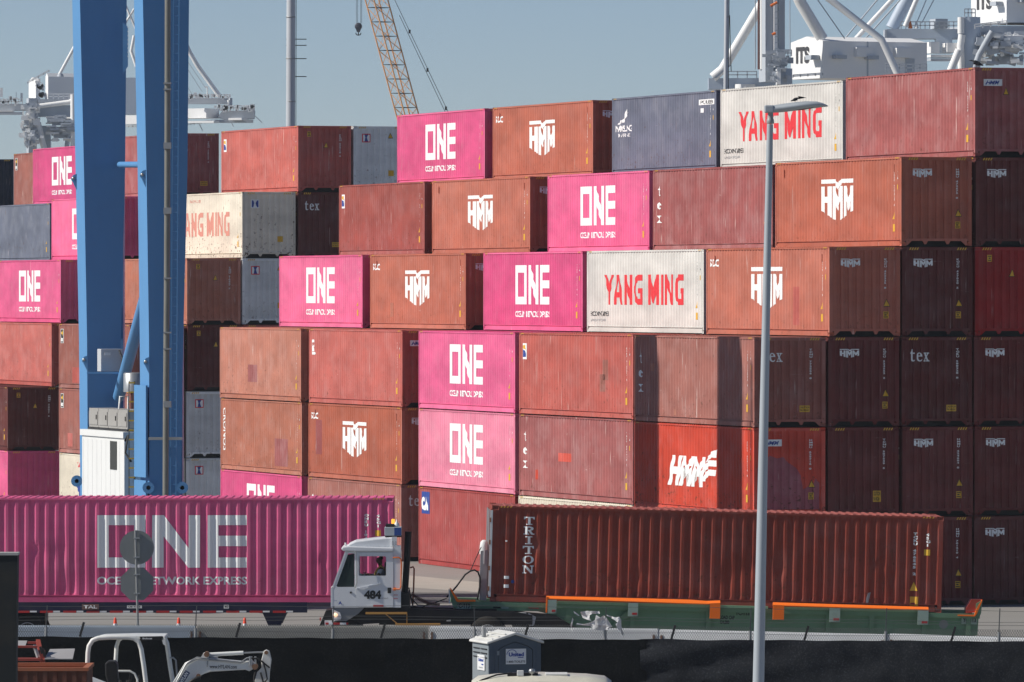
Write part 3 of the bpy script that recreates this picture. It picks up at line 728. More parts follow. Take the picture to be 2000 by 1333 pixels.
# paint worn to primer on the low red end
bm = bm_polys([[(.12, .26), (2.25, .26), (2.25, 1.1), (2.1, 1.25), (2.0, .95), (1.85, 1.0), (1.7, .9), (1.6, 1.35), (1.45, 1.6), (1.2, 1.75), (1.0, 1.95), (.8, 1.9), (.55, 2.0), (.3, 1.8), (.12, 1.6)]])
for o_ in bpy.data.objects:
    if o_.get('label', '').startswith('bright red container with slanted'): link('worn_patch', conform(bm, 'e', .003, 'patch'), paint('primer_pink', (.42, .12, .15), .8, .6), o_)
# ------------------------------------------------------------------ ground
gm = dirty('yard_asphalt', (.26, .25, .23), .9, .25, .15)
g = MB(); ys = [-300, 60, 140, 182, 205, 240, 4000]; zs = [.7, .7, .7, .75, 0, 0, 0]
for i in range(len(ys) - 1):
    n0 = len(g.v); g.add([(-2500, ys[i], zs[i]), (2500, ys[i], zs[i]), (2500, ys[i + 1], zs[i + 1]), (-2500, ys[i + 1], zs[i + 1])], [(0, 1, 2, 3)])
tag(g.build('ground', gm), kind='structure')

hz = bpy.data.materials.new('haze'); hz.use_nodes = True; hz.node_tree.nodes.clear()
pv = hz.node_tree.nodes.new('ShaderNodeVolumePrincipled'); ou = hz.node_tree.nodes.new('ShaderNodeOutputMaterial')
pv.inputs['Color'].default_value = (.80, .88, .95, 1); pv.inputs['Density'].default_value = .0001; pv.inputs['Anisotropy'].default_value = .0
hz.node_tree.links.new(pv.outputs[0], ou.inputs['Volume'])
tag(MB().box((-2600, -400, -1), (2600, 4200, 62)).build('haze', hz), kind='stuff')

def G(px, py, dz=0):
    z = H * F / (py - YH); return Vector(((px - CX) * z / F, z, dz))
def strip(name, rgb, pts, dz):
    m = MB(); m.add([G(x, y, dz) for x, y in pts], [tuple(range(len(pts)))]); return tag(m.build(name, dirty(name, rgb, .9, .3, .5)), kind='structure')
strip('pavement', (.40, .375, .33), [(560, 1098), (800, 1124.5), (950, 1139), (1150, 1160), (1150, 1182), (950, 1158.5), (800, 1148), (560, 1126)], .004)
strip('shadow_strip', (.10, .10, .10), [(560, 1155), (790, 1158), (950, 1158.8), (1150, 1162), (1150, 1166), (950, 1163.5), (790, 1162), (560, 1160)], .008)  # dark strip laid on the ground in place of a cast shadow band
strip('shadow_band', (.09, .09, .095), [(560, 1178), (790, 1171), (950, 1168), (1150, 1168), (1150, 1180), (950, 1178), (790, 1180), (560, 1188)], .012)  # second, wider shadow band, put into the ground colour
# ------------------------------------------------------------------ blue gantry crane beside the stacks
a_ = R(A0); U = Vector((-math.sin(a_), math.cos(a_), 0)); V = Vector((math.cos(a_), math.sin(a_), 0)); Z = Vector((0, 0, 1))
BLUE = dirty('crane_blue', (.10, .27, .52), .5, .18, .4, tint=(.04, .06, .1)); WHT = dirty('machinery_white', (.72, .73, .72), .5, .12, .8)
GRY = dirty('galvanised_grey', (.36, .37, .37), .5, .35, 1.2, .2); DRK = base_mat('dark_rubber', (.012, .012, .013), .7)
YEL = dirty('safety_yellow', (.62, .42, .06), .5, .3); CAB = dirty('cabinet_grey', (.34, .33, .31), .5, .25); ORG = dirty('orange_rail_paint', (.72, .17, .03), .5, .3)
GLASS = base_mat('dark_glass', (.02, .025, .025), .08); STEEL = dirty('bare_steel', (.42, .43, .43), .4, .3, 3, .6)
base = Vector((-13, 238, 0))
gc = thing('gantry_crane', 'tall blue gantry crane with two tapering legs standing in front of the left block', 'crane', base)
def leg(z0, rows, ztop):
    m = MB(); rings = []
    for (y, x0, x1, x2) in rows:
        s = F / z0; P = W(x1, y, z0); a = (x2 - x1) / (s * math.cos(a_)); b = (x1 - x0) / (s * math.sin(a_)) + .25
        rings.append([P, P + V * a, P + V * a + U * b, P + U * b])
    n = len(rings); vs_ = [v for r in rings for v in r]
    fs = [(i * 4 + k, i * 4 + (k + 1) % 4, (i + 1) * 4 + (k + 1) % 4, (i + 1) * 4 + k) for i in range(n - 1) for k in range(4)] + [(0, 1, 2, 3), tuple(range(4 * n - 4, 4 * n))]
    m.add(vs_, fs); return m.build('leg', BLUE, gc, True)
leg(239.3, [(-178, 136, 150, 250), (0, 142, 156, 246), (333, 148, 164, 243), (664, 155, 170, 235), (1000, 158, 172, 232), (1090, 158, 172, 232)], 0)
leg(231.2, [(-205, 258, 272, 372), (0, 263, 279, 368), (333, 270, 286, 365), (664, 274, 291, 357), (970, 276, 292, 352), (1110, 276, 292, 352)], 0)
for (x0, x1, zz, zt_) in ((162, 236, 239.3, -178), (286, 352, 231.2, -205)):
    P = W(x0, 0, zz); Q = W(x1, 0, zz); tp_ = W(0, zt_, zz).z; MB().box((P.x, zz + 1.5, 1.5), (Q.x, zz + 2.5, tp_)).build('shadow_column', BLUE, gc, True)  # column added out of view behind each leg to widen its wall shadow
    for q in range(9): MB().box((P.x + .1, zz + .9, 2 + q * 2.5), (Q.x - .1, zz + 1.55, 2.25 + q * 2.5)).build('batten_plate', BLUE, gc, True)  # battens joining the added columns to the legs

MB().tube([W(234.20, 322, 239.40), W(285, 322, 232.80)], .10, 12).build('tie_tube', BLUE, gc, True)
MB().tube([W(283, 585, 232.60), W(252, 700, 236.30), W(232.20, 775, 239.20)], .20, 16).build('diagonal_brace', BLUE, gc, True)
MB().bar(W(152, 1130, 241.80), W(330, 1165, 229.20), .9, 1.0).build('sill_beam', BLUE, gc, True)
for (x, z) in ((150, 240.80), (200, 238.80), (268, 232.20), (340, 229.20)):
    c = W(x, 1000, z); c.z = .55
    t = MB().lathe([(.2, -.22), (.5, -.22), (.55, -.12), (.55, .12), (.5, .22), (.2, .22)], (0, 0, 0), 20, 'x'); o = t.build('wheel', DRK, gc); o.location = c - base; o.rotation_euler = (0, 0, a_)
def lug(px, py, z, w, flip=1):
    s = F / z; P = W(px, py, z) - V * 0.0
    r = w / s; pts = []
    prof = [(0.0, 1.1), (-.55, .9), (-.95, .4), (-.95, 0), (-.7, -.3), (0, -1.8)]
    m = MB(); vs_ = []
    for t in (0, .05):
        for a, b in prof: vs_.append(P + Vector((a * r * flip, 0, b * r)) + U * t)
    n = len(prof); m.add(vs_, [tuple(range(n)), tuple(reversed(range(n, 2 * n)))] + [(i, (i + 1) % n, (i + 1) % n + n, i + n) for i in range(n)])
    o = m.build('lug', BLUE, gc, True)
    q = MB().lathe([(.0, 0), (.05, 0), (.05, -.03), (0, -.03)], P + Vector((-.6 * r * flip, -.005, .3 * r)), 10, 'y').build('pin', STEEL, o, False)
    q.location = -base; return o
lug(150, 352, 239.20, 11); lug(285, 345, 231.10, 12); lug(170, 706, 239.20, 10); lug(291, 710, 231.10, 11)
for (x, y, z) in ((150, 940, 239.20), (290, 953, 231.00), (356, 953, 231.00)):
    s = F / z
    MB().lathe([(.07, 0), (.19, 0), (.19, .06), (.07, .06), (.07, 0)], W(x, y, z) - Vector((0, .04, 0)), 18, 'y', False).build('lug_ring', BLUE, gc, True)
# ladder up the right leg: rungs are too small and too many to be parts
m = MB(); zf = 230.80
for x in (340, 351): m.bar(W(x, -180, zf), W(x - 8, 1040, zf), .035, .05)
for i in range(66):
    y = -170 + i * 18.3; m.bar(W(340 - 8 * (y + 180) / 1220, y, zf), W(351 - 8 * (y + 180) / 1220, y, zf), .03)
tag(m.build('ladder', BLUE, gc, True), kind='stuff')
MB().tube([W(328, -190, 230.50), W(327, 285, 230.50), W(326, 560, 230.50), W(324, 790, 230.50), W(323, 1040, 230.50)], .095, 14).build('conduit', dirty('stained_conduit', (.20, .20, .18), .45, .7, 1.0), gc, True)
for y in (163, 175, 285, 412, 544, 650, 682, 790):
    MB().cbox(W(327, y, 230.40), (.24, .22, .05 if y not in (285, 412, 790) else .2)).build('conduit_clamp', GRY, gc, True)
MB().bar(W(290, 857, 230.70), W(356, 857, 230.70), .05, .09).build('strap', GRY, gc, True)
# bolted flange plate and cross tie between the legs near the top
m = MB(); P = W(239.80, 118, 239.10); m.prism([(P.x, P.z + 1.25), (P.x + .17, P.z + 1.1), (P.x + .17, P.z - .2), (P.x, P.z - .45)], P.y, P.y + .06); fl = m.build('flange_plate', BLUE, gc, True)
for i in range(8):
    q = W(250, 54 + i * 8.1, 239.00); MB().lathe([(.0, -.02), (.018, -.02), (.018, .02), (0, .02)], q, 8, 'y').build('bolt', WHT, gc, True)
# electrics house between the legs
PB = W(242.80, 850, 233.40)
def ubox(name, mat, P, du, dv, zt, zb, par=gc):
    "box whose long side runs along U: P near-left top corner"
    m = MB(); A = Vector((P.x, P.y, 0)); c = [A, A + V * dv, A + V * dv + U * du, A + U * du]
    m.add([Vector((p.x, p.y, zb)) for p in c] + [Vector((p.x, p.y, zt)) for p in c], [(0, 1, 2, 3), (7, 6, 5, 4), (0, 1, 5, 4), (1, 2, 6, 5), (2, 3, 7, 6), (3, 0, 4, 7)])
    return m.build(name, mat, par, True)
eh = ubox('electrics_house', WHT, PB, 5.6, 1.3, 5.46, 1.5)
rf = ubox('house_roof', WHT, PB - V * .06 - U * .08, 5.75, 1.42, 5.66, 5.46)
P = PB + U * .95 - V * .02; win = ubox('window', GLASS, P, .85, .03, 5.34, 4.42)
for i in range(9): ubox('wall_seam', WHT, PB + U * (.6 + i * .6) - V * .006, .015, .008, 5.35, 1.5)
P0 = W(250, 0, 233.80)
for i in range(4):
    Pq = P0 + U * (.05 + i * 1.28); c = ubox('cabinet', CAB, Pq, 1.24, .8, 6.36, 5.74)
    d = ubox('cabinet_door', CAB, Pq + U * .06 - V * .025, 1.12, .025, 6.26, 5.82)
    ubox('handle', DRK, Pq + U * .14 - V * .05, .05, .03, 6.15, 6.0)
ubox('cabinet_base', DRK, P0 - V * .03, 5.2, .9, 5.73, 5.66)
# front cabinet on the far leg with white side
P = W(193, 682, 238.40); s = F / 238.40
bx = MB(); bx.cbox(P + Vector((.36, .15, -.37)), (.74, .5, .74), Matrix.Rotation(a_, 3, 'Z')); bx.build('switch_box', dirty('switch_grey', (.5, .52, .54), .45, .15), gc, True, .01)
MB().cbox(P + Vector((.30, -.2, -.16)), (.2, .01, .09), Matrix.Rotation(a_, 3, 'Z')).build('name_plate', WHT, gc, True)
MB().bar(W(170, 729, 238.00), W(232.20, 729, 238.00), .3, .05).build('ledge', BLUE, gc, True)
MB().tube([W(233.20, 685, 238.20), W(238.80, 700, 237.80), W(236.80, 722, 237.80), W(232.20, 728, 238.00)], .03, 6).build('cable', DRK, gc, True)
MB().tube([W(243.80, 862, 233.10), W(250, 850, 233.00), W(244.80, 885, 233.00), W(256, 902, 232.80)], .035, 6).build('cable', DRK, gc, True)
# side panel at the right leg, access ladder with yellow rungs, handrail
P = W(288, 747, 231.10); ubox('side_panel', BLUE, P + U * .02 - V * .05, 1.5, .06, 7.2, 4.25); ubox('side_panel', BLUE, P + U * .02 - V * .05, 1.5, .06, 4.15, 1.2)
m = MB(); m.bar(W(252, 745, 232.80), W(252, 1040, 232.80), .03, .12); m.bar(W(263, 745, 232.80), W(263, 1040, 232.80), .05, .12); m.build('ladder_rail', dirty('ladder_grey', (.15, .15, .14), .6), gc, True)
m = MB()
for i in range(16): m.bar(W(252, 748 + i * 18.5, 232.75), W(263, 748 + i * 18.5, 232.75), .05)
tag(m.build('ladder_rung', YEL, gc, True), kind='stuff')
m = MB(); m.tube([W(232.20, 800, 236.80), W(234.20, 775, 236.80), W(250, 775, 236.80), W(250, 800, 236.80)], .03, 6); m.build('handrail', WHT, gc, True)
MB().lathe([(.35, -.3), (.35, .3), (.3, .33)], W(262, 748, 235.80), 16).build('cable_drum', STEEL, gc, True)

# ------------------------------------------------------------------ masts behind the stacks
def mast(name, label, z, x0, x1, w0, w1, steps=()):
    b = W(x1, YH, z); b.z = 0; t = thing(name, label, 'mast', b)
    top = W(x0, -180, z); bot = Vector((b.x + (x1 - x0) / F * z, z, 0))
    s = F / z; MB().tube([bot, top], w1 / s / 2, 18, True, w0 / s / 2).build('pole', dirty('mast_grey', (.52, .55, .58), .5, .2, .5, .1), t, True)
    MB().tube([bot + Vector((w1 / s * .56, .03, 0)), top + Vector((w0 / s * .6, .03, 0))], .014, 5).build('conduit', DRK, t, True)
    for y in steps: MB().bar(W(x0 - w0 * .62, y, z), W(x0 + w0 * 1.75, y, z), .04).build('step_bar', DRK, t, True)
    for y in (35, 116, 200): MB().lathe([(w0 / s * .52, 0), (w0 / s * .54, 0), (w0 / s * .54, .06), (w0 / s * .52, .06)], W(x0 - 1, y, z), 18).build('pole_joint', GRY, t, True)
    return t
mast('light_mast', 'thick grey mast rising behind the maroon container of the left block', 345, 569, 567, 17, 20, (77, 89, 115, 150))
t = mast('light_mast', 'thin grey mast behind the white container at the upper right', 300, 1421, 1415, 8, 12)
MB().tube([W(1425, 30, 299), W(1426, 80, 299), W(1428, 140, 299)], .02, 5).build('cable', DRK, t, True)

# ------------------------------------------------------------------ orange lattice crane
z = 700; LAT = base_mat('lattice_orange', (.74, .38, .16), .55); CBL = base_mat('steel_rope', (.05, .055, .07), .6)
bt = Vector((W(998, 773, z).x, z, 0))
lc_ = thing('lattice_boom_crane', 'orange lattice boom crane leaning up behind the stacks', 'crane', bt)
def chord(x): return [Vector((W(x + 193, 773, z).x, z, .3)), W(x - 62, -180, z)]
offs = [(727, 0), (744, -.9), (771, .4), (753, 1.3)]
ch = []
for x, dy in offs:
    a, b = chord(x); a = a + Vector((0, dy, 0)); b = b + Vector((0, dy, 0)); ch.append((a, b)); MB().tube([a, b], .07, 6).build('chord', LAT, lc_, True)
N = 34
m = MB(); m2 = MB()
for k in range(4):
    A, B = ch[k], ch[(k + 1) % 4]
    for i in range(N):
        t0, t1 = i / N, (i + 1) / N
        p0, p1 = A[0].lerp(A[1], t0), A[0].lerp(A[1], t1); q0, q1 = B[0].lerp(B[1], t0), B[0].lerp(B[1], t1)
        m.tube([p0, q1] if i % 2 else [q0, p1], .042, 4, False); m2.tube([p0, q0], .028, 4, False)
        if k in (0, 2): m.tube([q0, p1] if i % 2 else [p0, q1], .022, 4, False)
tag(m.build('lattice_bracing', LAT, lc_, True), kind='stuff'); tag(m2.build('lattice_strut', DRK, lc_, True), kind='stuff')
MB().tube([W(766, -10, z - 1.5), W(873, 214, z - 1.5), W(1000, 480, z - 1.5)], .028, 4).build('pendant_rope', CBL, lc_, True)
MB().tube([W(780, 30, z - 1.5), W(868, 216, z - 1.5), W(990, 480, z - 1.5)], .028, 4).build('pendant_rope', CBL, lc_, True)
for x, y in ((800, 62), (835, 137), (871, 212)): MB().cbox(W(x, y, z - 1.5), (.2, .2, .35)).build('rope_socket', DRK, lc_, True)
MB().box(bt + Vector((-1, -2, 0)), bt + Vector((7, 2, 2.6))).build('machinery_body', LAT, lc_, True)
for x in (696, 698.5, 704.5, 706.5): MB().tube([W(x, -170, z), W(x, 46, z)], .02, 4).build('hoist_rope', CBL, lc_, True)
hk = W(700, 52, z)
m = MB(); m.lathe([(.0, -.16), (.30, -.16), (.36, -.1), (.36, .1), (.30, .16), (0, .16)], hk, 20, 'y'); m.prism([(hk.x - .33, hk.z), (hk.x - .15, hk.z - .55), (hk.x + .15, hk.z - .55), (hk.x + .33, hk.z)], z - .15, z + .15); m.build('hook_block', base_mat('hook_block_black', (.05, .055, .075), .5), lc_, True)
m = MB(); m.tube([hk + Vector((0, 0, -.5)), hk + Vector((0, 0, -.72))], .05, 6); m.tube([hk + Vector((-.25, 0, -.62)), hk + Vector((-.2, 0, -.8)), hk + Vector((0, 0, -.86)), hk + Vector((.2, 0, -.8)), hk + Vector((.25, 0, -.62))], .05, 6); m.tube([hk + Vector((0, 0, -.7)), hk + Vector((0, 0, -.86))], .05, 6); m.build('hook', DRK, lc_, True)

# ------------------------------------------------------------------ far white ship-to-shore cranes
FW = dirty('far_crane_white', (.84, .84, .83), .5, .12, .1); FG = dirty('hazed_crane_grey', (.44, .48, .53), .6, .2, .1); FB = dirty('far_crane_steel', (.46, .53, .62), .5, .15, .1)  # far grey is lightened: distance haze is put into its colour
def pbox(name, mat, par, x0, y0, x1, y1, z, d, side=0, bev=0):
    "box from pixel rectangle at distance z and depth d; turned with the quay by the angle in side (deg)"
    A = W(x0, y0, z); B = W(x1, y1, z); w = abs(B.x - A.x); h = abs(A.z - B.z)
    m = MB(); m.cbox((w / 2, d / 2, h / 2), (w, d, h)); o = m.build(name, mat, par)
    o.location = Vector((A.x, z, min(A.z, B.z))) - Vector(par.location); o.rotation_euler = (0, 0, R(side)); return o
def ptube(name, mat, par, pts, r, n=10):
    return MB().tube([W(x, y, z) for x, y, z in pts], r, n).build(name, mat, par, True)
def railing(par, x0, x1, y0, y1, z, h, n, mat=FG):
    m = MB()
    for k in range(n + 1):
        x = x0 + (x1 - x0) * k / n; y = y0 + (y1 - y0) * k / n; m.bar(W(x, y, z), W(x, y - h, z), .09)
    for q in (1, .5): m.bar(W(x0, y0 - h * q, z), W(x1, y1 - h * q, z), .09)
    return m.build('railing', mat, par, True)
# crane A: machinery house lettered ITS
zA = 620; bA = W(1600, YH, zA); bA.z = 0
ca = thing('ship_to_shore_crane', 'white dock crane with a lettered machinery house above the upper right containers', 'crane', bA)
qa = 16; s = F / zA
# house: left face lit (seen x 1548-1606), long shaded face to the right
def house(par, xl, xm, xr, yt, yb, z, depth):
    P = W(xm, yb, z); h = W(0, yt, z).z - W(0, yb, z).z
    wl = (xm - xl) / (F / z) / math.sin(R(28)); wr = (xr - xm) / (F / z) / math.cos(R(28))
    m = MB(); m.box((0, 0, 0), (wr, wl, h)); m.prism([(0, h), (wl / 2, h + .45), (wl, h)], 0, wr, 'x')
    o = m.build('machinery_house', FW, par); o.location = P - Vector(par.location); o.rotation_euler = (0, 0, R(28)); return o, wl, wr, h
ho, wl, wr, h = house(ca, 1549, 1607, 1817, 80, 153, zA, 8)
def its(par, wl, h, z0f, size):
    me = text_mesh('ITS', width=wl * .42, height=size, bold=.05); bm = flat2(me)
    for v in bm.verts: v.co = Vector((-.04, wl * .83 - v.co.x, v.co.y + h * z0f))
    mm = bpy.data.meshes.new('its'); bm.to_mesh(mm); return link('lettering', mm, base_mat('house_lettering', (.05, .05, .055), .6), par)
its(ho, wl, h, .42, h * .45)
for i, x in enumerate((.9, 4.1)):
    MB().box((x, -.7, h * .52), (x + 1.1, -.05, h * .62)).build('floodlight', FG, ho)
MB().box((-.8, .5, h * .5), (-.05, 1.6, h * .62)).build('floodlight', FG, ho)
MB().box((wr * .42, -.03, .0), (wr * .42 + .15, -.001, h * 1.0)).build('wall_joint', FG, ho)
for x in (.30, .68): MB().box((wr * x, -.5, h * .58), (wr * x + 1.6, -.02, h * .84)).build('air_intake', FW, ho)
MB().box((wr * .79, -.06, .2), (wr * .79 + .9, -.01, 1.8)).build('door', FG, ho)
railing(ca, 1549, 1607, 152, 148, zA - 6, 5, 4); railing(ca, 1730, 1810, 140, 140, zA - 2, 14, 6)
# A-frame legs, stays and masts of crane A
ptube('forestay_tube', FW, ca, [(1392, 152, zA), (1412, 135, zA), (1490, 4, zA - 1), (1590, -160, zA - 2)], .42, 14)
ptube('backstay_tube', FW, ca, [(1519, -90, zA), (1565, 8, zA), (1606, 76, zA + 1)], .50, 14)
ptube('stay_tube', FW, ca, [(1500, -90, zA - 5), (1622, 0, zA - 5), (1722, 78, zA - 5), (1760, 160, zA - 5)], .30, 12)
ptube('stay_tube', FW, ca, [(1850, -130, zA + 10), (1742, 0, zA + 10), (1672, 76, zA + 10)], .22, 10)
ptube('stay_tube', FG, ca, [(1860, -110, zA + 12), (1758, 0, zA + 12), (1690, 76, zA + 12)], .07, 5)
ptube('stay_tube', FG, ca, [(1730, -20, zA + 12), (1650, 76, zA + 12)], .07, 5)
ptube('stay_tube', FG, ca, [(1650, 76, zA - 2), (1590, -10, zA - 2)], .05, 5)
ptube('pylon', FW, ca, [(1489, -150, zA - 2), (1489, 136, zA - 2)], .28, 10)
pbox('pylon', FG, ca, 1495, -150, 1512, 160, zA - 3, 1.5, 20); pbox('pylon', FW, ca, 1512, -150, 1519, 108, zA - 3, .8, 20)
pbox('pylon', FG, ca, 1521, -150, 1534, 158, zA - 2, 1.2, 20)
ptube('guide_rail', base_mat('rail_red_brown', (.14, .05, .04), .6), ca, [(1482, -150, zA - 4), (1482, 136, zA - 4)], .10, 6)
ptube('guide_rail', FG, ca, [(1542, -150, zA - 4), (1543, 110, zA - 4)], .04, 5); ptube('guide_rail', FG, ca, [(1475, -150, zA - 4), (1475, 136, zA - 4)], .05, 5)
for (x0, y0, x1, y1) in ((1505, 12, 1518, 5), (1508, 68, 1515, 65)): ptube('bracket', ORG, ca, [(x0, y0, zA - 6), (x1, y1, zA - 6)], .13, 6)
for i in range(9): MB().bar(W(1514, i * 12, zA - 4.5), W(1522, i * 12 - 1, zA - 4.5), .05).build('platform_bar', FG, ca, True)
rn = random.Random(3)
m = MB()
for i in range(70):
    x = rn.gauss(1522, 12); y = rn.uniform(98, 160); m.cbox(W(x, y, zA - 4 + rn.uniform(-2, 2)), (rn.uniform(.1, .7), rn.uniform(.1, .6), rn.uniform(.1, .5)))
tag(m.build('machinery_clutter', FG, ca, True), kind='stuff')
railing(ca, 1518, 1546, 110, 110, zA - 5, 12, 4)
pbox('leg_head', FW, ca, 1518, 134, 1525, 165, zA - 6, 3, 0); pbox('leg_head', FB, ca, 1525, 134, 1548, 170, zA - 5, 3, 10)
pbox('platform_beam', FB, ca, 1384, 153, 1520, 175, zA, 2.4, 0); railing(ca, 1422, 1478, 153, 153, zA - 1, 13, 3)
m = MB(); P = W(1392, 153, zA); m.prism([(P.x, P.z), (P.x + .35, P.z), (P.x + 1.6, P.z + 1.1), (P.x + 1.0, P.z + 1.0)], zA - .4, zA + .4); m.build('gusset', FG, ca, True)
ptube('leg', FW, ca, [(1455, 165, zA), (1455, 800, zA)], .9, 16); ptube('leg', FW, ca, [(1750, 150, zA + 4), (1750, 800, zA + 4)], .9, 16)
# crane B behind it
zB = 680; bB = W(1850, YH, zB); bB.z = 0
cb = thing('ship_to_shore_crane', 'second white dock crane at the right photo edge with raised house and round leg', 'crane', bB)
ho, wl, wr, h = house(cb, 1904, 1966, 2110, -22, 44, zB, 8); its(ho, wl, h, .42, h * .42)
MB().box((-.8, .6, h * .5), (-.05, 1.7, h * .62)).build('floodlight', FG, ho); MB().box((1.2, -.7, h * .6), (2.6, -.05, h * .78)).build('floodlight', FG, ho)
railing(cb, 1904, 1966, 57, 50, zB - 6, 9, 4, FW); pbox('house_floor', FG, cb, 1904, 50, 2100, 66, zB - 2, 7, 20)
ptube('leg', FB, cb, [(1893, 34, zB - 4), (1893, 820, zB - 4)], 1.05, 22); ptube('leg_cap', FW, cb, [(1877, 34, zB - 5), (1877, 66, zB - 5)], .32, 8)
ptube('leg_brace', FW, cb, [(1879, 68, zB - 5), (1876, 90, zB - 5), (1878, 140, zB - 5)], .34, 12)
ptube('leg_brace', FW, cb, [(1873, 98, zB - 6), (1856, 140, zB - 6)], .36, 12); ptube('leg_brace', FG, cb, [(1938, 62, zB - 6), (1912, 108, zB - 6), (1902, 140, zB - 6)], .3, 10)
pbox('boom_girder', FB, cb, 1731, 57, 1872, 76, zB - 3, 2.6, 0); pbox('girder_end', FG, cb, 1728, 58, 1732, 75, zB - 3.2, 2.8, 0)
railing(cb, 1760, 1872, 57, 57, zB - 4, 14, 12, FG); railing(cb, 1884, 1905, 33, 33, zB - 5, 15, 3, FG)
pbox('trolley_cab', FG, cb, 1827, 37, 1852, 56, zB - 4, 2, 12)
ptube('stay_tube', FB, cb, [(1808, -70, zB), (1765, 12, zB), (1742, 56, zB)], .62, 14); ptube('stay_tube', FW, cb, [(1815, -50, zB - 5), (1790, 0, zB - 5), (1768, 52, zB - 5)], .24, 10)
ptube('stay_rope', FG, cb, [(1830, -50, zB), (1790, 46, zB)], .05, 4); ptube('stay_rope', FG, cb, [(1850, -50, zB), (1800, 46, zB)], .05, 4)
pbox('sheave_frame', FB, cb, 1828, 76, 1860, 104, zB - 3, 2, 0)
for (x0, y0, x1, y1, mt) in ((1818, 82, 1836, 104, FW), (1850, 84, 1872, 102, FW), (1818, 107, 1872, 112, FW), (1818, 114, 1862, 119, FG)): pbox('sheave_housing', mt, cb, x0, y0, x1, y1, zB - 5, 1.5, 14)
m = MB(); mw = MB()
for i in range(150):
    x = rn.uniform(1908, 1998); y = rn.uniform(66, 124); (m if rn.random() < .6 else mw).cbox(W(x, y, zB - 3 + rn.uniform(-3, 3)), (rn.uniform(.15, 1.3), rn.uniform(.2, 1), rn.uniform(.08, .6)), Matrix.Rotation(rn.uniform(-.3, .3), 3, 'Y'))
tag(m.build('machinery_clutter', FG, cb, True), kind='stuff'); tag(mw.build('machinery_clutter', FW, cb, True), kind='stuff')
pbox('trolley_body', FW, cb, 1955, 70, 2000, 100, zB - 5, 4, 16)
for x, c in ((1778, ORG), (1790, WHT)): 
    P = W(x, 56, zB - 5); MB().lathe([(.22, 0), (.06, .7)], P, 8).build('marker_cone', c, cb, True)
# crane C at the left, crane D boom tip
zC = 900; bC = W(110, YH, zC); bC.z = 0; sC = F / zC
cc = thing('ship_to_shore_crane', 'hazy white dock crane seen on both sides of the blue crane legs', 'crane', bC)
ho, wl, wr, h = house(cc, 54, 70, 78, 158, 220, zC, 5)
ho2, wl2, wr2, h2 = house(cc, 88, 94, 190, 150, 196, zC + 6, 5)
railing(cc, 54, 96, 165, 142, zC - 2, 5, 4, FW); railing(cc, 94, 145, 194, 194, zC, 10, 5, FW); pbox('walkway', FG, cc, 74, 194, 150, 201, zC - 1, 2, 0)
ptube('boom_stay', FW, cc, [(116, 146, zC), (142, 98, zC), (210, -30, zC)], .20, 8); MB().lathe([(.45, 0), (.3, .35)], W(118, 150, zC), 10).build('stay_base', FG, cc, True)
ptube('cross_tube', FW, cc, [(74, 208, zC - 2), (135, 200, zC - 2), (148, 192, zC - 2)], .30, 12); ptube('cross_tube', FW, cc, [(92, 232, zC - 2), (140, 232, zC - 2)], .16, 10)
pbox('girder', FB, cc, 74, 206, 150, 228, zC, 3, 0); pbox('leg', FG, cc, 56, 192, 72, 300, zC - 1, 2, 12); pbox('leg', FB, cc, 80, 246, 98, 300, zC + 1, 2, 0)
ptube('leg_brace', FW, cc, [(74, 240, zC - 3), (86, 290, zC - 3), (120, 430, zC - 3)], .38, 12); ptube('leg', FW, cc, [(143, 185, zC - 3), (143, 780, zC - 3)], .35, 12); ptube('leg', FG, cc, [(64, 300, zC - 2), (64, 780, zC - 2)], .7, 12)
ptube('leg_brace', FB, cc, [(138, 236, zC + 1), (130, 290, zC + 1)], .30, 10)
m = MB(); mw = MB()
for i in range(130):
    x = rn.gauss(60, 9); y = rn.uniform(205, 285); (m if rn.random() < .55 else mw).cbox(W(x, y, zC - 3 + rn.uniform(-2, 2)), (rn.uniform(.1, .9), rn.uniform(.2, .8), rn.uniform(.1, .8)))
for i in range(70):
    x = rn.uniform(100, 146); y = rn.uniform(228, 275); (m if rn.random() < .75 else mw).cbox(W(x, y, zC - 2 + rn.uniform(-2, 2)), (rn.uniform(.3, 1.8), rn.uniform(.2, .8), rn.uniform(.08, .5)))
for i in range(40):
    x = rn.gauss(80, 4); y = rn.uniform(156, 195); (m if rn.random() < .5 else mw).cbox(W(x, y, zC - 3), (rn.uniform(.1, .5), .3, rn.uniform(.1, .5)))
tag(m.build('machinery_clutter', FG, cc, True), kind='stuff'); tag(mw.build('machinery_clutter', FW, cc, True), kind='stuff')
ptube('lattice_leg', FW, cc, [(243, 5, zC), (262, 50, zC), (275, 80, zC)], .14, 8); ptube('lattice_leg', FW, cc, [(262, 18, zC), (245, 45, zC), (238, 60, zC)], .14, 8); ptube('lattice_leg', FW, cc, [(262, 70, zC), (256, 100, zC), (266, 130, zC)], .2, 8)
pbox('girder', FB, cc, 244, 152, 272, 224, zC + 2, 2, 0); pbox('girder', FW, cc, 240, 226, 285, 243, zC - 2, 2, -30); railing(cc, 236, 275, 250, 250, zC, 5, 5, FW)
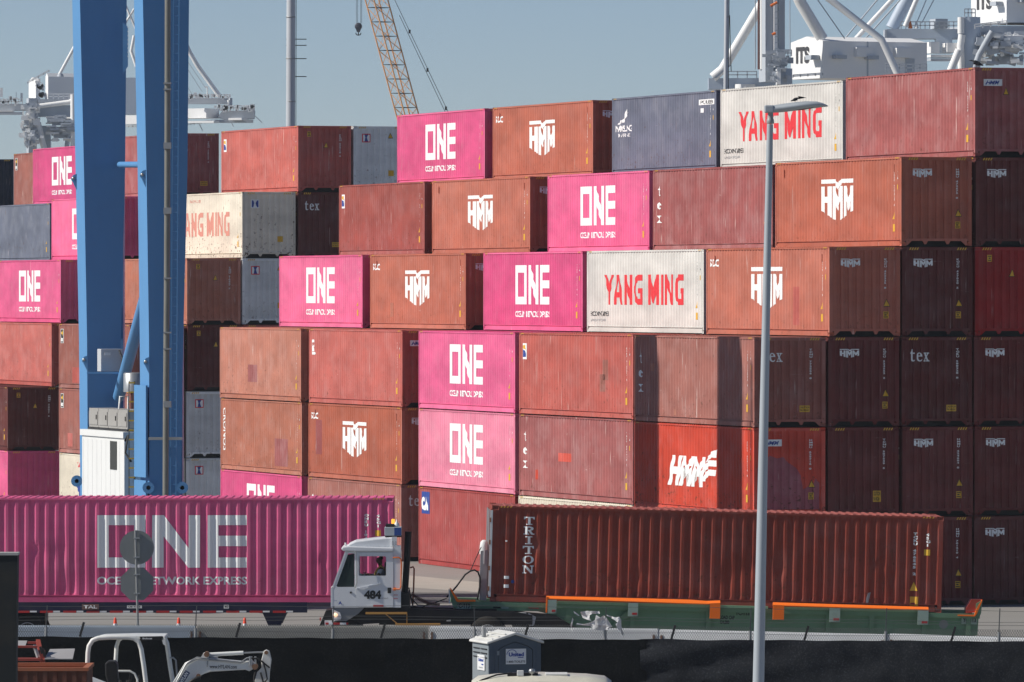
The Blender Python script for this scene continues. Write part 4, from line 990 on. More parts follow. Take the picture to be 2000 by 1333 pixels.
# boom of crane C right of the legs
pbox('boom', FW, cc, 330, 213, 416, 232, zC, 3, -30); pbox('boom', FG, cc, 406, 218, 424, 230, zC, 2.5, 0)
m = MB(); P = [W(x, y, zC - 2) for x, y in ((424, 230), (434, 217), (497, 216), (496, 232), (440, 234))]
m.prism([(p.x, p.z) for p in P], zC - 2, zC + 1); m.build('boom_tip', FG, cc, True)
pbox('upper_walkway', FG, cc, 360, 192, 448, 203, zC, 2, 0); railing(cc, 365, 450, 192, 192, zC - 1, 7, 14, FW); railing(cc, 424, 497, 216, 216, zC - 3, 9, 14, FW)
ptube('boom_stay', FW, cc, [(330, 20, zC - 1), (370, 104, zC - 1), (386, 132, zC - 1), (427, 188, zC - 1)], .22, 8); ptube('boom_stay', FW, cc, [(334, 18, zC), (373, 102, zC), (388, 128, zC), (431, 187, zC)], .12, 8)
for (x0, y0, x1, y1) in ((366, 120, 400, 170), (366, 135, 395, 180), (366, 170, 376, 186)): ptube('stay_rope', FG, cc, [(x0, y0, zC), (x1, y1, zC)], .035, 4)
pbox('walkway', FW, cc, 366, 237, 424, 241, zC - 3, 1.5, -25); pbox('walkway', FW, cc, 446, 231, 475, 235, zC - 3, 1.5, -25); pbox('walkway', FG, cc, 420, 234, 494, 240, zC - 2, 1.5, 0); railing(cc, 366, 420, 246, 239, zC - 3, 5, 8, FG)
ptube('mast_lamp', FW, cc, [(405, 190, zC - 2), (405, 171, zC - 2)], .07, 6); pbox('lamp_head', FW, cc, 400, 169, 406, 172, zC - 2, .6, 0)
pbox('lamp_post', FG, cc, 483, 206, 486, 216, zC - 2, .3, 0); pbox('lamp_post', FG, cc, 492, 204, 497, 216, zC - 2, .3, 0); pbox('sheave_tower', FG, cc, 449, 192, 454, 207, zC - 2, 1, 10); pbox('sheave_tower', FW, cc, 446, 196, 450, 208, zC - 2, 1, 10)
m = MB()
for i in range(90):
    x = rn.uniform(420, 497) if i > 30 else rn.uniform(366, 450); y = rn.uniform(206, 217) if i > 30 else rn.uniform(184, 192); m.cbox(W(x, y, zC - 3), (rn.uniform(.08, .4), .3, rn.uniform(.1, .5)))
tag(m.build('machinery_clutter', FW, cc, True), kind='stuff')
for (x0, y0, x1, y1) in ((497, 226, 512, 240), (452, 240, 456, 248), (388, 240, 396, 256)): ptube('antenna', FG, cc, [(x0, y0, zC - 2), (x1, y1, zC - 2)], .05, 4)
zD = 980; bD = W(-60, YH, zD); bD.z = 0
cd = thing('ship_to_shore_crane', 'boom tip of another hazy dock crane poking in at the left photo edge', 'crane', bD)
pbox('boom', FG, cd, -120, 203, 44, 216, zD, 3, 0); pbox('boom', FW, cd, -120, 216, 26, 220, zD - 1, 2, 0); railing(cd, -100, 44, 203, 203, zD - 1, 9, 20, FW); pbox('walkway', FG, cd, -100, 219, 42, 224, zD - 1, 2, 0)
pbox('lamp_post', FG, cd, 40, 182, 44, 198, zD - 1, .3, 0); pbox('lamp_post', FW, cd, 0, 172, 5, 190, zD - 1, .6, 0); pbox('lamp_post', FG, cd, 31, 180, 32, 196, zD - 1, .2, 0); pbox('leg', FG, cd, -120, 216, -90, 770, zD, 3, 0)
m = MB()
for i in range(50): m.cbox(W(rn.uniform(-60, 42), rn.uniform(192, 204), zD - 2), (rn.uniform(.08, .5), .3, rn.uniform(.1, .6)))
tag(m.build('machinery_clutter', FW, cd, True), kind='stuff')
# ------------------------------------------------------------------ magenta container on its chassis
NAVY = dirty('chassis_navy', (.012, .016, .045), .5, .4); BLK = dirty('chassis_black', (.012, .012, .014), .55, .3); RED = base_mat('reflector_red', (.45, .02, .02), .4); WTP = base_mat('reflector_white', (.75, .76, .76), .4)
TYRE = dirty('tyre_rubber', (.018, .017, .016), .85, .3, 3); RIM = dirty('rim_grey', (.45, .46, .46), .45, .4, 3, .3)
container('magenta container with big white lettering riding on a navy chassis', (-3.274, 199.0, 1.63), math.pi / 2, 'pink', 'one', None, 'ONEU 104512 6', dents=8, seed=21)
chb = Vector((-9.5, 199, .3)); cha = thing('container_chassis', 'navy container chassis with red and white reflector strips under the magenta container', 'trailer', chb, group=None)
def wheel(par, c, r, w, name='wheel', n=28, rimr=.56):
    o = MB().lathe([(r * .5, -w / 2), (r * .93, -w / 2), (r, -w / 2 + .05), (r, w / 2 - .05), (r * .93, w / 2), (r * .5, w / 2)], (0, 0, 0), n, 'y').build(name, TYRE, par); o.location = Vector(c)
    ri = MB().lathe([(0, .02), (.10, .02), (.11, -.06), (.16, -.04), (.22, .06), (r * rimr - .03, .06), (r * rimr, -w / 2 + .01), (r * rimr - .02, -w / 2 - .01), (r * rimr - .05, 0)], (0, -.02, 0), n, 'y').build('rim', RIM, o)
    for k in range(8):
        a = k * math.pi / 4; MB().lathe([(.0, -.05), (.018, -.05), (.018, .02)], (.15 * math.cos(a), -.02, .15 * math.sin(a)), 6, 'y').build('wheel_nut', STEEL, ri)
    return o
def rb(name, mat, par, x0, y0, x1, y1, z, d, bevel=0):
    A = W(x0, y0, z); B = W(x1, y1, z); return MB().box(A, B + Vector((0, d, 0))).build(name, mat, par, True, bevel)
rb('main_rail', NAVY, cha, -100, 1176.5, 600, 1197, 199.0, .12); rb('main_rail', NAVY, cha, -100, 1176.5, 600, 1197, 201.3, .12)
for x in (-60, 90, 240, 390, 540): rb('cross_member', NAVY, cha, x, 1183, x + 14, 1195, 199.1, 2.3)
m = MB(); P = [W(x, y, 199) for x, y in ((496, 1197), (593, 1179), (560, 1199), (548, 1222), (530, 1222), (514, 1199))]
m.prism([(p.x, p.z) for p in P], 199.1, 199.35); m.build('gooseneck', NAVY, cha, True)
m = MB(); P = [W(x, y, 199) for x, y in ((512, 1196), (560, 1196), (547, 1225), (525, 1225))]; m.prism([(p.x, p.z) for p in P], 199.05, 199.25); m.prism([(p.x, p.z) for p in P], 201.2, 201.4)
m.build('landing_leg', NAVY, cha, True)
for i in range(14):
    x = 104 + i * 45.5 - 45.5 * 3
    rb('reflector_strip', RED, cha, x - 26, 1193.5, x - 1, 1197.5, 198.96, .04); rb('reflector_strip', WTP, cha, x, 1193.5, x + 13, 1196.5, 198.96, .04)
for (x0, y0, x1, y1, tx) in ((160, 1180.5, 193, 1191, 'TAL'), (248, 1183, 277, 1188.5, 'UE 7735'), (437, 1182, 447, 1189, '40')):
    p = rb('plate', dirty('plate_brown', (.20, .12, .10), .6) if tx == 'TAL' else WTP, cha, x0, y0, x1, y1, 198.95, .03)
    me = text_mesh(tx, width=(x1 - x0) * .8 / 70.8, height=(y1 - y0) * .6 / 70.8, bold=.03)
    A = W(x0 + (x1 - x0) * .1, y1 - (y1 - y0) * .2, 198.94) - chb
    for v in me.vertices: v.co = Vector((v.co.x + A.x, A.y, v.co.y + A.z))
    o = link('lettering', me, INK['white'] if tx == 'TAL' else INK['black'], p)
for x in (-40, 53):
    for dy in (.25, 2.1): wheel(cha, W(x, 1236, 199) + Vector((0, dy, 0)) - chb, .50, .30)
rb('axle_box', NAVY, cha, -80, 1197, 88, 1215, 199.6, 1.4)
rb('mud_flap', BLK, cha, 86, 1197, 88, 1222, 199.2, .5); rb('mud_flap', BLK, cha, -2, 1197, 0, 1222, 199.2, .5)

# ------------------------------------------------------------------ maroon container on the green yard trailer
MR = Matrix.Rotation(R(1.5), 3, 'Y') @ Matrix.Rotation(R(92), 3, 'Z'); eu = MR.to_euler()
org = Vector((838 / 72.35, 194.9, 10.23 - (1197 - YH) / 72.35))
tri = container('dark maroon container with vertical serif lettering riding on the green trailer', org, 0, 'triton', None, None, 'TCKU 476545 2', hh=STD, dents=14, seed=33, rot=eu)
DENT = (STD, 33, pits_for(STD, 14, 33))
link('lettering', conform(bm_polys(serif('TRITON', .30, .215, 0, True, .262), .86, STD - .50), 's'), INK['white'], tri)
for (a, b, c_, d) in ((.36, .62, .50, .70), (.36, .38, .50, .47), (.38, 1.62, .43, 1.66)): link('sticker', conform(bm_polys([rect(a, b, c_, d)]), 's'), INK['white'], tri)
link('sticker', conform(bm_polys([[(.60 + .045 * math.cos(i * .785), .55 + .05 * math.sin(i * .785)) for i in range(8)]]), 's'), INK['blue'], tri)
link('scrape', conform(bm_polys([[(11.15 - 1.0, .22), (11.22 - 1.0, .22), (11.28 - 1.0, .5), (11.2 - 1.0, .48), (11.16 - 1.0, .35)]]), 's'), INK['grey'], tri)
DENT = None
# left end: closed doors with pale gasket and locking bars
for x in (.02, 1.25):
    MB().box((x, L + .004, .2), (x + 1.17, L + .03, STD - .1)).build('door', PAINT['cream'] if 0 else MATS['trailer_maroon_paint'], tri)
for x in (.30, .85, 1.55, 2.1): MB().tube([(x, L + .06, .15), (x, L + .06, STD - .12)], .017, 8).build('locking_bar', STEEL, tri)
for z in (.35, .9, 1.6, 2.2): MB().cbox((.01, L + .045, z), (.05, .05, .12)).build('hinge', dirty('rust_hinge', (.35, .16, .09), .7), tri)
MB().box((-.01, L - .02, .13), (.03, L + .05, STD - .13)).build('door_gasket', WHT, tri)

GRN = dirty('trailer_green', (.14, .26, .155), .6, .45, 1.3); PGR = dirty('pale_green_plate', (.33, .43, .36), .6, .5, 2); HOR = dirty('fluorescent_orange', (1.0, .19, .015), .8, .08)
MRt = Matrix.Rotation(R(1.5), 3, 'Y') @ Matrix.Rotation(R(2), 3, 'Z')
tl0 = org + MR @ Vector((0, L, 0))             # left bottom near corner of the container
yt = thing('yard_trailer', 'green yard trailer with bright orange edge rails carrying the dark maroon container', 'trailer', tl0, MRt.to_euler())
def tp(px, py): return ((px - 956) / 72.5, -(py - (1178 + (px - 956) * .0236)) / 72.5)
def tpoly(name, mat, pts, y0, y1, par=yt):
    m = MB(); m.prism([tp(*p) for p in pts], y0, y1); return m.build(name, mat, par)
def tbox(name, mat, x0, y0, x1, y1, d0, d1, par=yt):
    return tpoly(name, mat, [(x0, y0), (x1, y0 + (x1 - x0) * .0236), (x1, y1 + (x1 - x0) * .0236), (x0, y1)], d0, d1, par)
tbox('deck_beam', GRN, 884, 1177, 1916, 1186, -.02, .35); tbox('deck_beam', GRN, 884, 1177, 1916, 1186, 2.1, 2.45)
tpoly('neck', GRN, [(880, 1158), (885, 1190), (900, 1195), (1050, 1197), (1085, 1206), (1120, 1232), (1120, 1182), (930, 1178), (893, 1178)], .02, .30)
tpoly('side_web', GRN, [(1120, 1183), (1915, 1202), (1913, 1243), (1900, 1246), (1120, 1234)], .10, .22); tpoly('side_web', GRN, [(1120, 1183), (1915, 1202), (1913, 1243), (1900, 1246), (1120, 1234)], 2.2, 2.32)
for x in (1105, 1232, 1285 + 95, 1480, 1615, 1700, 1803, 1890): tbox('stiffener', GRN, x, 1186 + (x - 956) * .0236, x + 9, 1236 + (x - 956) * .0236, .0, .10)
tpoly('stiffener', GRN, [(1195, 1224), (1215, 1205), (1232, 1190), (1240, 1194), (1215, 1218), (1203, 1232)], .0, .09)
tbox('edge_rail', dirty('rail_pale_green', (.22, .38, .22), .6, .4, 2), 1088, 1177, 1500, 1182, -.10, -.0); tbox('edge_rail', dirty('rail_pale_green', (.22, .38, .22), .6, .4, 2), 1531, 1188, 1812, 1192, -.10, -.0)
def slope_rail(pts_top, pts_bot):
    m = MB(); vs_ = []
    for (t, b) in zip(pts_top, pts_bot):
        a, c_ = tp(*t); e, g_ = tp(*b); vs_ += [(a, -.08, c_), (e, -.20, g_ + .02), (e, -.20, g_), (a, -.08, g_)]
    n = len(pts_top); m.add(vs_, [(i * 4 + k, i * 4 + (k + 1) % 4, (i + 1) * 4 + (k + 1) % 4, (i + 1) * 4 + k) for i in range(n - 1) for k in range(4)] + [(0, 1, 2, 3), (4 * n - 4, 4 * n - 3, 4 * n - 2, 4 * n - 1)])
    return m.build('guide_rail', HOR, yt)
slope_rail([(1066, 1166.5), (1345, 1173.5), (1380, 1176), (1406, 1175)], [(1066, 1172.5), (1345, 1181.5), (1380, 1182.5), (1406, 1181)])
slope_rail([(1509, 1178.5), (1660, 1183), (1814, 1187.5)], [(1509, 1185), (1660, 1189.5), (1814, 1193.5)])
tpoly('guide_plate', HOR, [(1386, 1181), (1406, 1181), (1406, 1210.5), (1386, 1210)], -.20, -.12); tpoly('guide_plate', HOR, [(1509.5, 1184), (1531, 1185), (1531, 1213), (1509.5, 1212)], -.20, -.12)
tpoly('guide_plate', HOR, [(1065.5, 1168), (1068.5, 1168), (1068, 1199), (1065.5, 1199)], -.2, -.1)
for (x0, y0, x1, y1) in ((1069, 1174, 1086, 1200.5), (1226, 1180, 1245.5, 1206), (1620, 1190, 1641, 1216.5), (1793, 1194, 1814, 1222)):
    p = tpoly('guide_plate', PGR, [(x0, y0), (x1, y0), (x1, y1), (x0, y1)], -.20, -.14)
    tpoly('reflector_strip', RED, [(x0 + 8, y1 - 7), (x1 - 2, y1 - 7), (x1 - 2, y1 - 3), (x0 + 8, y1 - 3)], -.215, -.20, yt)
tpoly('front_guide', HOR, [(877, 1153), (880, 1153), (895, 1175), (928, 1175.5), (928, 1178), (893, 1179), (890, 1177)], -.06, .28)
tpoly('front_guide', GRN, [(876, 1155), (881, 1158), (893, 1178), (893, 1191), (884, 1188)], -.04, .28); tpoly('front_edge', WHT, [(875.5, 1154), (877.5, 1155), (878.5, 1182), (876, 1182)], -.05, .28)
tpoly('rear_guide', GRN, [(1908, 1197), (1908, 1181), (1920, 1174), (1918, 1200), (1913, 1212)], -.06, .4)
tpoly('rear_guide', dirty('rear_guide_red', (.42, .05, .03), .5, .3), [(1889, 1200), (1889, 1190), (1899, 1173), (1919, 1173), (1910, 1198)], .0, .5); tpoly('rear_guide', HOR, [(1872, 1203), (1905, 1203.5), (1908, 1192), (1919, 1173), (1920, 1175), (1910, 1200), (1906, 1206), (1873, 1205)], -.08, -.0)
tpoly('name_plate', PGR, [(1881, 1207), (1912, 1208), (1911, 1222), (1881, 1221)], .05, .10); tpoly('name_plate', PGR, [(887, 1180), (919, 1180), (919, 1193), (891, 1192)], -.02, .02)
def ttext(tx, x0, y0, x1, y1, d, ink='black'):
    a, b = tp(x0, y1); c_, e = tp(x1, y0); me = text_mesh(tx, width=c_ - a, height=e - b, bold=.04)
    for v in me.vertices: v.co = Vector((v.co.x + a, d, v.co.y + b))
    return link('lettering', me, INK[ink], yt)
ttext('YC-113', 889, 1182, 917, 1190.5, -.024); ttext('YC-113', 1883, 1209.5, 1909, 1217.5, .046); ttext('YC-113', 1437, 1197, 1465, 1204.5, .096); ttext('LOAD CAP\n134,000', 1407, 1205.5, 1436, 1223, .096)
tpoly('placard', DRK, [(963, 1182), (977, 1182), (977, 1191), (963, 1191)], .0, .02); tpoly('placard', PGR, [(979, 1181), (993, 1181), (993, 1192), (979, 1192)], .0, .02); tpoly('reflector_strip', RED, [(1032, 1187.5), (1052, 1188), (1052, 1192), (1032, 1191)], .0, .02)
tpoly('reflector_disc', base_mat('disc_grey', (.22, .24, .22), .5), [(1846 + 9 * math.cos(i * .4), 1222 + 9 * math.sin(i * .4)) for i in range(16)], .09, .11)
for x, y in ((1660, 1251), (1765, 1254), (1555, 1248)):
    if x > 1600:
        a, b = tp(x, y)
        for dy in (.28, 1.95): wheel(yt, (a, dy, b), .47, .30)
tbox('axle_box', BLK, 1600, 1236, 1840, 1250, .6, 1.8)
# gooseneck post with air hoses in front of the doors
pst = dirty('post_grey', (.30, .32, .34), .5, .3)
tpoly('upright_post', pst, [(936, 1080), (936, 1176), (950, 1177), (950, 1078)], .25, .5)
m = MB(); a, b = tp(943, 1078); m.lathe([(.0, .27), (.06, .26), (.105, .2), (.12, .08), (.12, -.02), (.12, -.12)], (a, .38, b), 16); m.build('post_cap', WHT, yt)
tpoly('post_slot', WHT, [(942, 1076), (944.5, 1076), (944, 1104), (943, 1106), (942, 1104)], .235, .25)
def tw(px, py, d=.2): a, b = tp(px, py); return Vector((a, d, b))
MB().tube([tw(872, 1171), tw(890, 1150), tw(907, 1126), tw(917, 1119), tw(925, 1117), tw(932, 1121), tw(936, 1132), tw(936, 1150), tw(932, 1175)], .024, 8).build('air_hose', DRK, yt)
MB().tube([tw(917, 1119), tw(926, 1096), tw(937, 1072)], .012, 6).build('air_hose', DRK, yt)

# ------------------------------------------------------------------ yard tractor number 484
zt = 193.6; CABW = dirty('cab_white', (.70, .72, .74), .32, .12, 1.5); tb = W(735, YH, zt); tb.z = .35
tr = thing('yard_tractor', 'white yard tractor cab numbered 484 with open window and amber beacon', 'truck', tb)
def kp(px, py): p = W(px, py, zt); return (p.x - tb.x, p.z - tb.z)
def kprism(name, mat, pts, d0, d1, par=tr, bevel=0):
    m = MB(); m.prism([kp(*p) for p in pts], d0, d1); return m.build(name, mat, par, bevel=bevel)
def krect(name, mat, x0, y0, x1, y1, d0, d1, par=tr, bevel=0): return kprism(name, mat, [(x0, y0), (x1, y0), (x1, y1), (x0, y1)], d0, d1, par, bevel)
CW = 1.45
side = [[kp(*p) for p in ((647, 1187), (647, 1149), (650, 1146), (675, 1078), (778, 1078), (782, 1187))],
        [kp(*p) for p in ((657, 1145), (679, 1083), (681, 1081.5), (691, 1081.5), (692.5, 1083), (692.5, 1145), (691, 1147), (659, 1147))],
        [kp(*p) for p in ((701, 1089), (703, 1087), (752, 1087), (754, 1089), (754, 1123), (752, 1125), (703, 1125), (701, 1123))]]
for d in (0.03, CW - .03):
    me = plate(side, .05); o = link('side_wall', me, CABW, tr); o.location = (0, d, 0)
me = plate([[kp(*p) for p in ((657.5, 1144.5), (679.5, 1083.5), (692, 1082), (692, 1146.5), (659, 1146.5))]], .01); o = link('quarter_window', me, base_mat('tinted_glass', (.03, .045, .045), .05), tr); o.location = (0, .03, 0)
kprism('back_wall', CABW, [(779, 1078), (783, 1078), (783, 1187), (779, 1187)], 0, CW); kprism('floor_panel', CABW, [(647, 1180), (782, 1180), (782, 1187), (647, 1187)], .02, CW - .02)
kprism('front_panel', CABW, [(646, 1187), (646, 1149), (649.5, 1147), (649.5, 1187)], 0, CW)
GL = bpy.data.materials.new('windscreen_glass'); GL.use_nodes = True; gb = GL.node_tree.nodes['Principled BSDF']; gb.inputs['Base Color'].default_value = (.6, .7, .7, 1); gb.inputs['Transmission Weight'].default_value = .9; gb.inputs['Roughness'].default_value = .02; gb.inputs['IOR'].default_value = 1.1
kprism('windscreen', GL, [(649.5, 1147), (674, 1079), (675, 1079), (650.5, 1147)], .08, CW - .08)
kprism('window_pillar', CABW, [(648, 1149), (674, 1077), (677, 1077), (651, 1149)], 0, .08); kprism('window_pillar', CABW, [(648, 1149), (674, 1077), (677, 1077), (651, 1149)], CW - .08, CW)
kprism('roof_visor', CABW, [(667, 1071), (669, 1068.5), (680, 1067), (769, 1070), (769, 1077.5), (690, 1077.5), (671, 1076.5), (667, 1074)], -.07, CW + .07, bevel=.03)
kprism('roof', CABW, [(677, 1068), (682, 1063), (694, 1057.5), (730, 1053), (762, 1050), (769, 1050), (769, 1070.5), (690, 1068.5)], .06, CW - .06, bevel=.05)
krect('roof_bracket', CABW, 765, 1049, 775, 1066, -.01, .06); krect('shadow_column', CABW, 769, 1066, 783, 1187, -.015, .25)
for dx, dy in ((767.5, 1059), (773, 1059), (767.5, 1063), (773, 1063)): MB().lathe([(0, -.01), (.012, -.01), (.012, .01)], Vector((kp(dx, dy)[0], -.015, kp(dx, dy)[1])), 6, 'y').build('bolt', DRK, tr)
dr = link('door', plate([[kp(*p) for p in ((695.5, 1186), (695.5, 1080), (768, 1080), (768, 1186))], [kp(*p) for p in ((700.5, 1089), (703, 1086.5), (752, 1086.5), (754.5, 1089), (754.5, 1123), (752, 1125.5), (703, 1125.5), (700.5, 1123))]], .02), CABW, tr); dr.location = (0, -.012, 0)
m = MB(); P = [kp(*p) for p in ((697, 1149), (745, 1139), (710, 1152), (697, 1152))]; m.prism(P, -.05, -.02); m.build('door_crease', CABW, dr).location = (0, .012, 0)
krect('door_handle', DRK, 757, 1148, 764, 1159, -.05, -.02, tr, .01); 
def ktext(tx, x0, y0, x1, y1, d, ink='black', bold=.05, par=tr):
    a, b = kp(x0, y1); c_, e = kp(x1, y0); me = text_mesh(tx, width=c_ - a, height=e - b, bold=bold)
    for v in me.vertices: v.co = Vector((v.co.x + a, d, v.co.y + b))
    return link('lettering', me, INK[ink], par)
ktext('484', 711, 1153.5, 744.5, 1170.5, -.028, bold=.06); ktext('OTTAWA T2', 745, 1168, 758, 1170, -.028, bold=.01); ktext('A', 661, 1175, 668, 1181, -.004, 'blue'); ktext('YARD', 652, 1173, 658, 1174.5, -.004, 'blue', .01)
krect('reflector_strip', WTP, 717, 1182, 729, 1185.5, -.03, -.022); krect('reflector_strip', RED, 729, 1182, 749, 1185.5, -.03, -.022)
krect('fuel_cap', DRK, 683.5, 1156, 687, 1159.5, -.02, .01)
for y in (1162, 1169): krect('reflector_strip', RED, 769, y, 777, y + 1, -.03, -.015)
# grab rails, mirrors, beacon, electronics box
MB().tube([Vector((kp(768, 1089.5)[0], -.06, kp(768, 1089.5)[1])), Vector((kp(779, 1089)[0], -.08, kp(779, 1089)[1])), Vector((kp(783, 1092)[0], -.08, kp(783, 1092)[1])), Vector((kp(784, 1100)[0], -.08, kp(784, 1100)[1])), Vector((kp(783, 1146)[0], -.08, kp(783, 1146)[1])), Vector((kp(781, 1151)[0], -.06, kp(781, 1151)[1])), Vector((kp(768, 1151)[0], -.05, kp(768, 1151)[1]))], .018, 8).build('grab_rail', ORG, tr)
krect('rail_bracket', ORG, 768, 1148, 773, 1154, -.05, .0)
MB().tube([Vector((kp(694.5, 1076)[0], -.08, kp(694.5, 1076)[1])), Vector((kp(697, 1100)[0], -.1, kp(697, 1100)[1])), Vector((kp(697, 1140)[0], -.1, kp(697, 1140)[1])), Vector((kp(693, 1149)[0], -.05, kp(693, 1149)[1]))], .012, 6).build('mirror_arm', STEEL, tr)
krect('mirror', DRK, 682, 1095, 689, 1122, .25, .3)
krect('electronics_box', dirty('box_grey', (.42, .46, .48), .5, .15), 751, 1030.5, 784, 1047, .1, .75, tr, .01); krect('box_panel', base_mat('panel_blue', (.015, .06, .25), .5), 770, 1031.5, 783.5, 1046.5, .09, .10); krect('box_base', DRK, 752, 1047, 784, 1050, .12, .7)
krect('battery_tray', DRK, 753, 1024.5, 769, 1030.5, .2, .6)
bc = Vector((kp(767.5, 1019)[0], .35, kp(767.5, 1019)[1])); MB().lathe([(.045, -.07), (.045, .03), (.035, .055), (0, .06)], bc, 14).build('beacon', base_mat('beacon_amber', (.85, .35, .03), .3, emit=(1, .45, .05), es=1.2), tr)
MB().lathe([(.07, -.09), (.075, -.04), (.05, 0), (.02, .05), (.01, .10)], Vector((kp(774.5, 1023)[0], .3, kp(774.5, 1023)[1])), 14).build('antenna_dome', WHT, tr)
MB().tube([Vector((kp(757, 1025)[0], .3, kp(757, 1025)[1])), Vector((kp(757, 1000)[0], .3, kp(757, 1000)[1]))], .006, 4).build('antenna', DRK, tr)
MB().tube([Vector((kp(674, 1069)[0], .3, kp(674, 1069)[1])), Vector((kp(674, 1061)[0], .3, kp(674, 1061)[1]))], .022, 8).build('marker_light', WHT, tr)
# exhaust stack, handrail pipe
MB().tube([Vector((kp(788, 1195)[0], .5, kp(788, 1195)[1])), Vector((kp(794, 1100)[0], .5, kp(794, 1100)[1])), Vector((kp(797, 1040)[0], .5, kp(797, 1040)[1]))], .088, 14).build('exhaust_stack', dirty('stack_black', (.012, .011, .012), .6, .3), tr)
MB().tube([Vector((kp(*p)[0], .9, kp(*p)[1])) for p in ((800, 1112), (806, 1110), (808, 1114), (807, 1150), (805, 1187))], .022, 8).build('grab_rail', dirty('rust_rail', (.30, .08, .04), .6), tr)
krect('engine_cover', BLK, 783, 1158, 800, 1195, .1, 1.5)
# frame, steps, bumper, headlight
kprism('frame_rail', BLK, [(740, 1188), (1000, 1196), (1040, 1203), (1040, 1222), (740, 1222)], .35, .55); kprism('frame_rail', BLK, [(740, 1188), (1000, 1196), (1040, 1203), (1040, 1222), (740, 1222)], 1.5, 1.7)
kprism('frame_apron', BLK, [(700, 1187), (783, 1187), (830, 1191), (1000, 1197), (1000, 1205), (676, 1222), (683, 1213)], .2, .3)
kprism('wheel_apron', dirty('apron_grey', (.22, .23, .24), .6), [(648, 1187), (712, 1187), (700, 1199), (676, 1214), (655, 1214), (650, 1205)], .04, .30)
kprism('headlight_housing', CABW, [(649, 1190), (664, 1197), (667, 1206), (665, 1211), (650, 1213)], -.03, .04)
MB().lathe([(.0, -.03), (.05, -.03), (.055, .0), (0, .01)], Vector((kp(655.5, 1201.5)[0], -.04, kp(655.5, 1201.5)[1])), 14, 'y').build('headlight', base_mat('headlight_glow', (.9, .6, .45), .2, emit=(1, .6, .35), es=1.3), tr)
kprism('bumper', BLK, [(623, 1224), (636, 1194), (648, 1192), (648, 1222)], .2, 1.6); krect('bumper_bar', CABW, 634, 1213, 648, 1222, .0, .2)
for i, (x0, x1) in enumerate(((636, 642), (642, 650), (650, 664), (664, 676), (676, 680))): krect('reflector_strip', RED if i % 2 == 0 else WTP, x0, 1216.5, x1, 1220.5, -.03, .05)
krect('tow_lamp', base_mat('lamp_pink', (.6, .12, .1), .4), 624, 1207, 627, 1213, .1, .15)
AMB = dirty('step_amber', (.50, .26, .07), .6, .2)
krect('step_bar', AMB, 714, 1196, 795, 1200, -.05, .1); krect('step_bar', AMB, 772, 1218, 860, 1222, -.05, .1); krect('step_post', AMB, 794, 1199, 795.5, 1222, -.03, .0)
kprism('step_brace', AMB, [(752, 1200), (755, 1200), (778, 1219), (775, 1219)], -.03, .0)
for (x0, y0, x1, y1) in ((850, 1202, 863, 1211), (872, 1207.5, 880, 1215)): krect('placard', WTP, x0, y0, x1, y1, .32, .35)
krect('fifth_wheel', BLK, 885, 1192, 970, 1199, .5, 1.6)
o = wheel(tr, Vector((kp(952, 1241)[0], .25, kp(952, 1241)[1])), .50, .32); wheel(tr, Vector((kp(952, 1241)[0], 1.75, kp(952, 1241)[1])), .50, .32)
for dd in (.25, 1.7): wheel(tr, Vector((kp(676, 1243)[0], dd, kp(676, 1243)[1])), .48, .28)
kprism('wheel_apron', BLK, [(1000, 1198), (1085, 1205), (1128, 1231), (1128, 1243), (1000, 1243)], .75, 1.4)
krect('fender', dirty('fender_grey', (.30, .32, .34), .5, .3), 968, 1199, 1028, 1222, .5, .9); kprism('mud_flap', dirty('flap_pale', (.45, .46, .48), .6), [(1032, 1199), (1047, 1207), (1043, 1224), (1032, 1224)], .4, .45)
# coiled and slack air lines behind the cab
pts = []
for i in range(150):
    t = i / 149; x = 803 + 55 * t; y = 1162 + 22 * t + 5 * math.sin(math.pi * t); a = i * .9; c_ = kp(x, y); pts.append(Vector((c_[0] + .02 * math.cos(a), .6 + .045 * math.sin(a), c_[1] + .045 * math.cos(a))))
MB().tube(pts, .010, 5).build('coiled_air_line', base_mat('air_line_red', (.10, .02, .03), .5), tr)
for k, q in enumerate((((798, 1150), (802, 1170), (815, 1184), (835, 1185), (872, 1171)), ((800, 1165), (806, 1186), (822, 1190), (840, 1180)), ((785, 1140), (792, 1148), (796, 1156)))):
    MB().tube([Vector((kp(*p)[0], .62 + .08 * k, kp(*p)[1])) for p in q], .016, 6).build('air_line', DRK, tr)
# seat and steering wheel
kprism('seat', BLK, [(737, 1150), (762, 1150), (760, 1180), (737, 1180)], .45, 1.0, bevel=.03); kprism('seat_back', BLK, [(750, 1100), (757, 1100), (763, 1152), (752, 1152)], .45, 1.0, bevel=.03)
kprism('dashboard', BLK, [(650, 1148), (684, 1140), (690, 1150), (690, 1180), (650, 1180)], .1, CW - .1)
cst = Vector((kp(690, 1130)[0], .72, kp(690, 1130)[1])); m = MB(); rr = Matrix.Rotation(R(-35), 3, 'Y')
m.tube([cst + rr @ Vector((.02, .21 * math.cos(i * math.pi / 12), .21 * math.sin(i * math.pi / 12))) for i in range(25)], .014, 6, False); m.tube([cst, cst + rr @ Vector((-.3, 0, -.2))], .02, 6); m.bar(cst + rr @ Vector((.02, -.2, 0)), cst + rr @ Vector((.02, .2, 0)), .025); m.build('steering_wheel', DRK, tr)

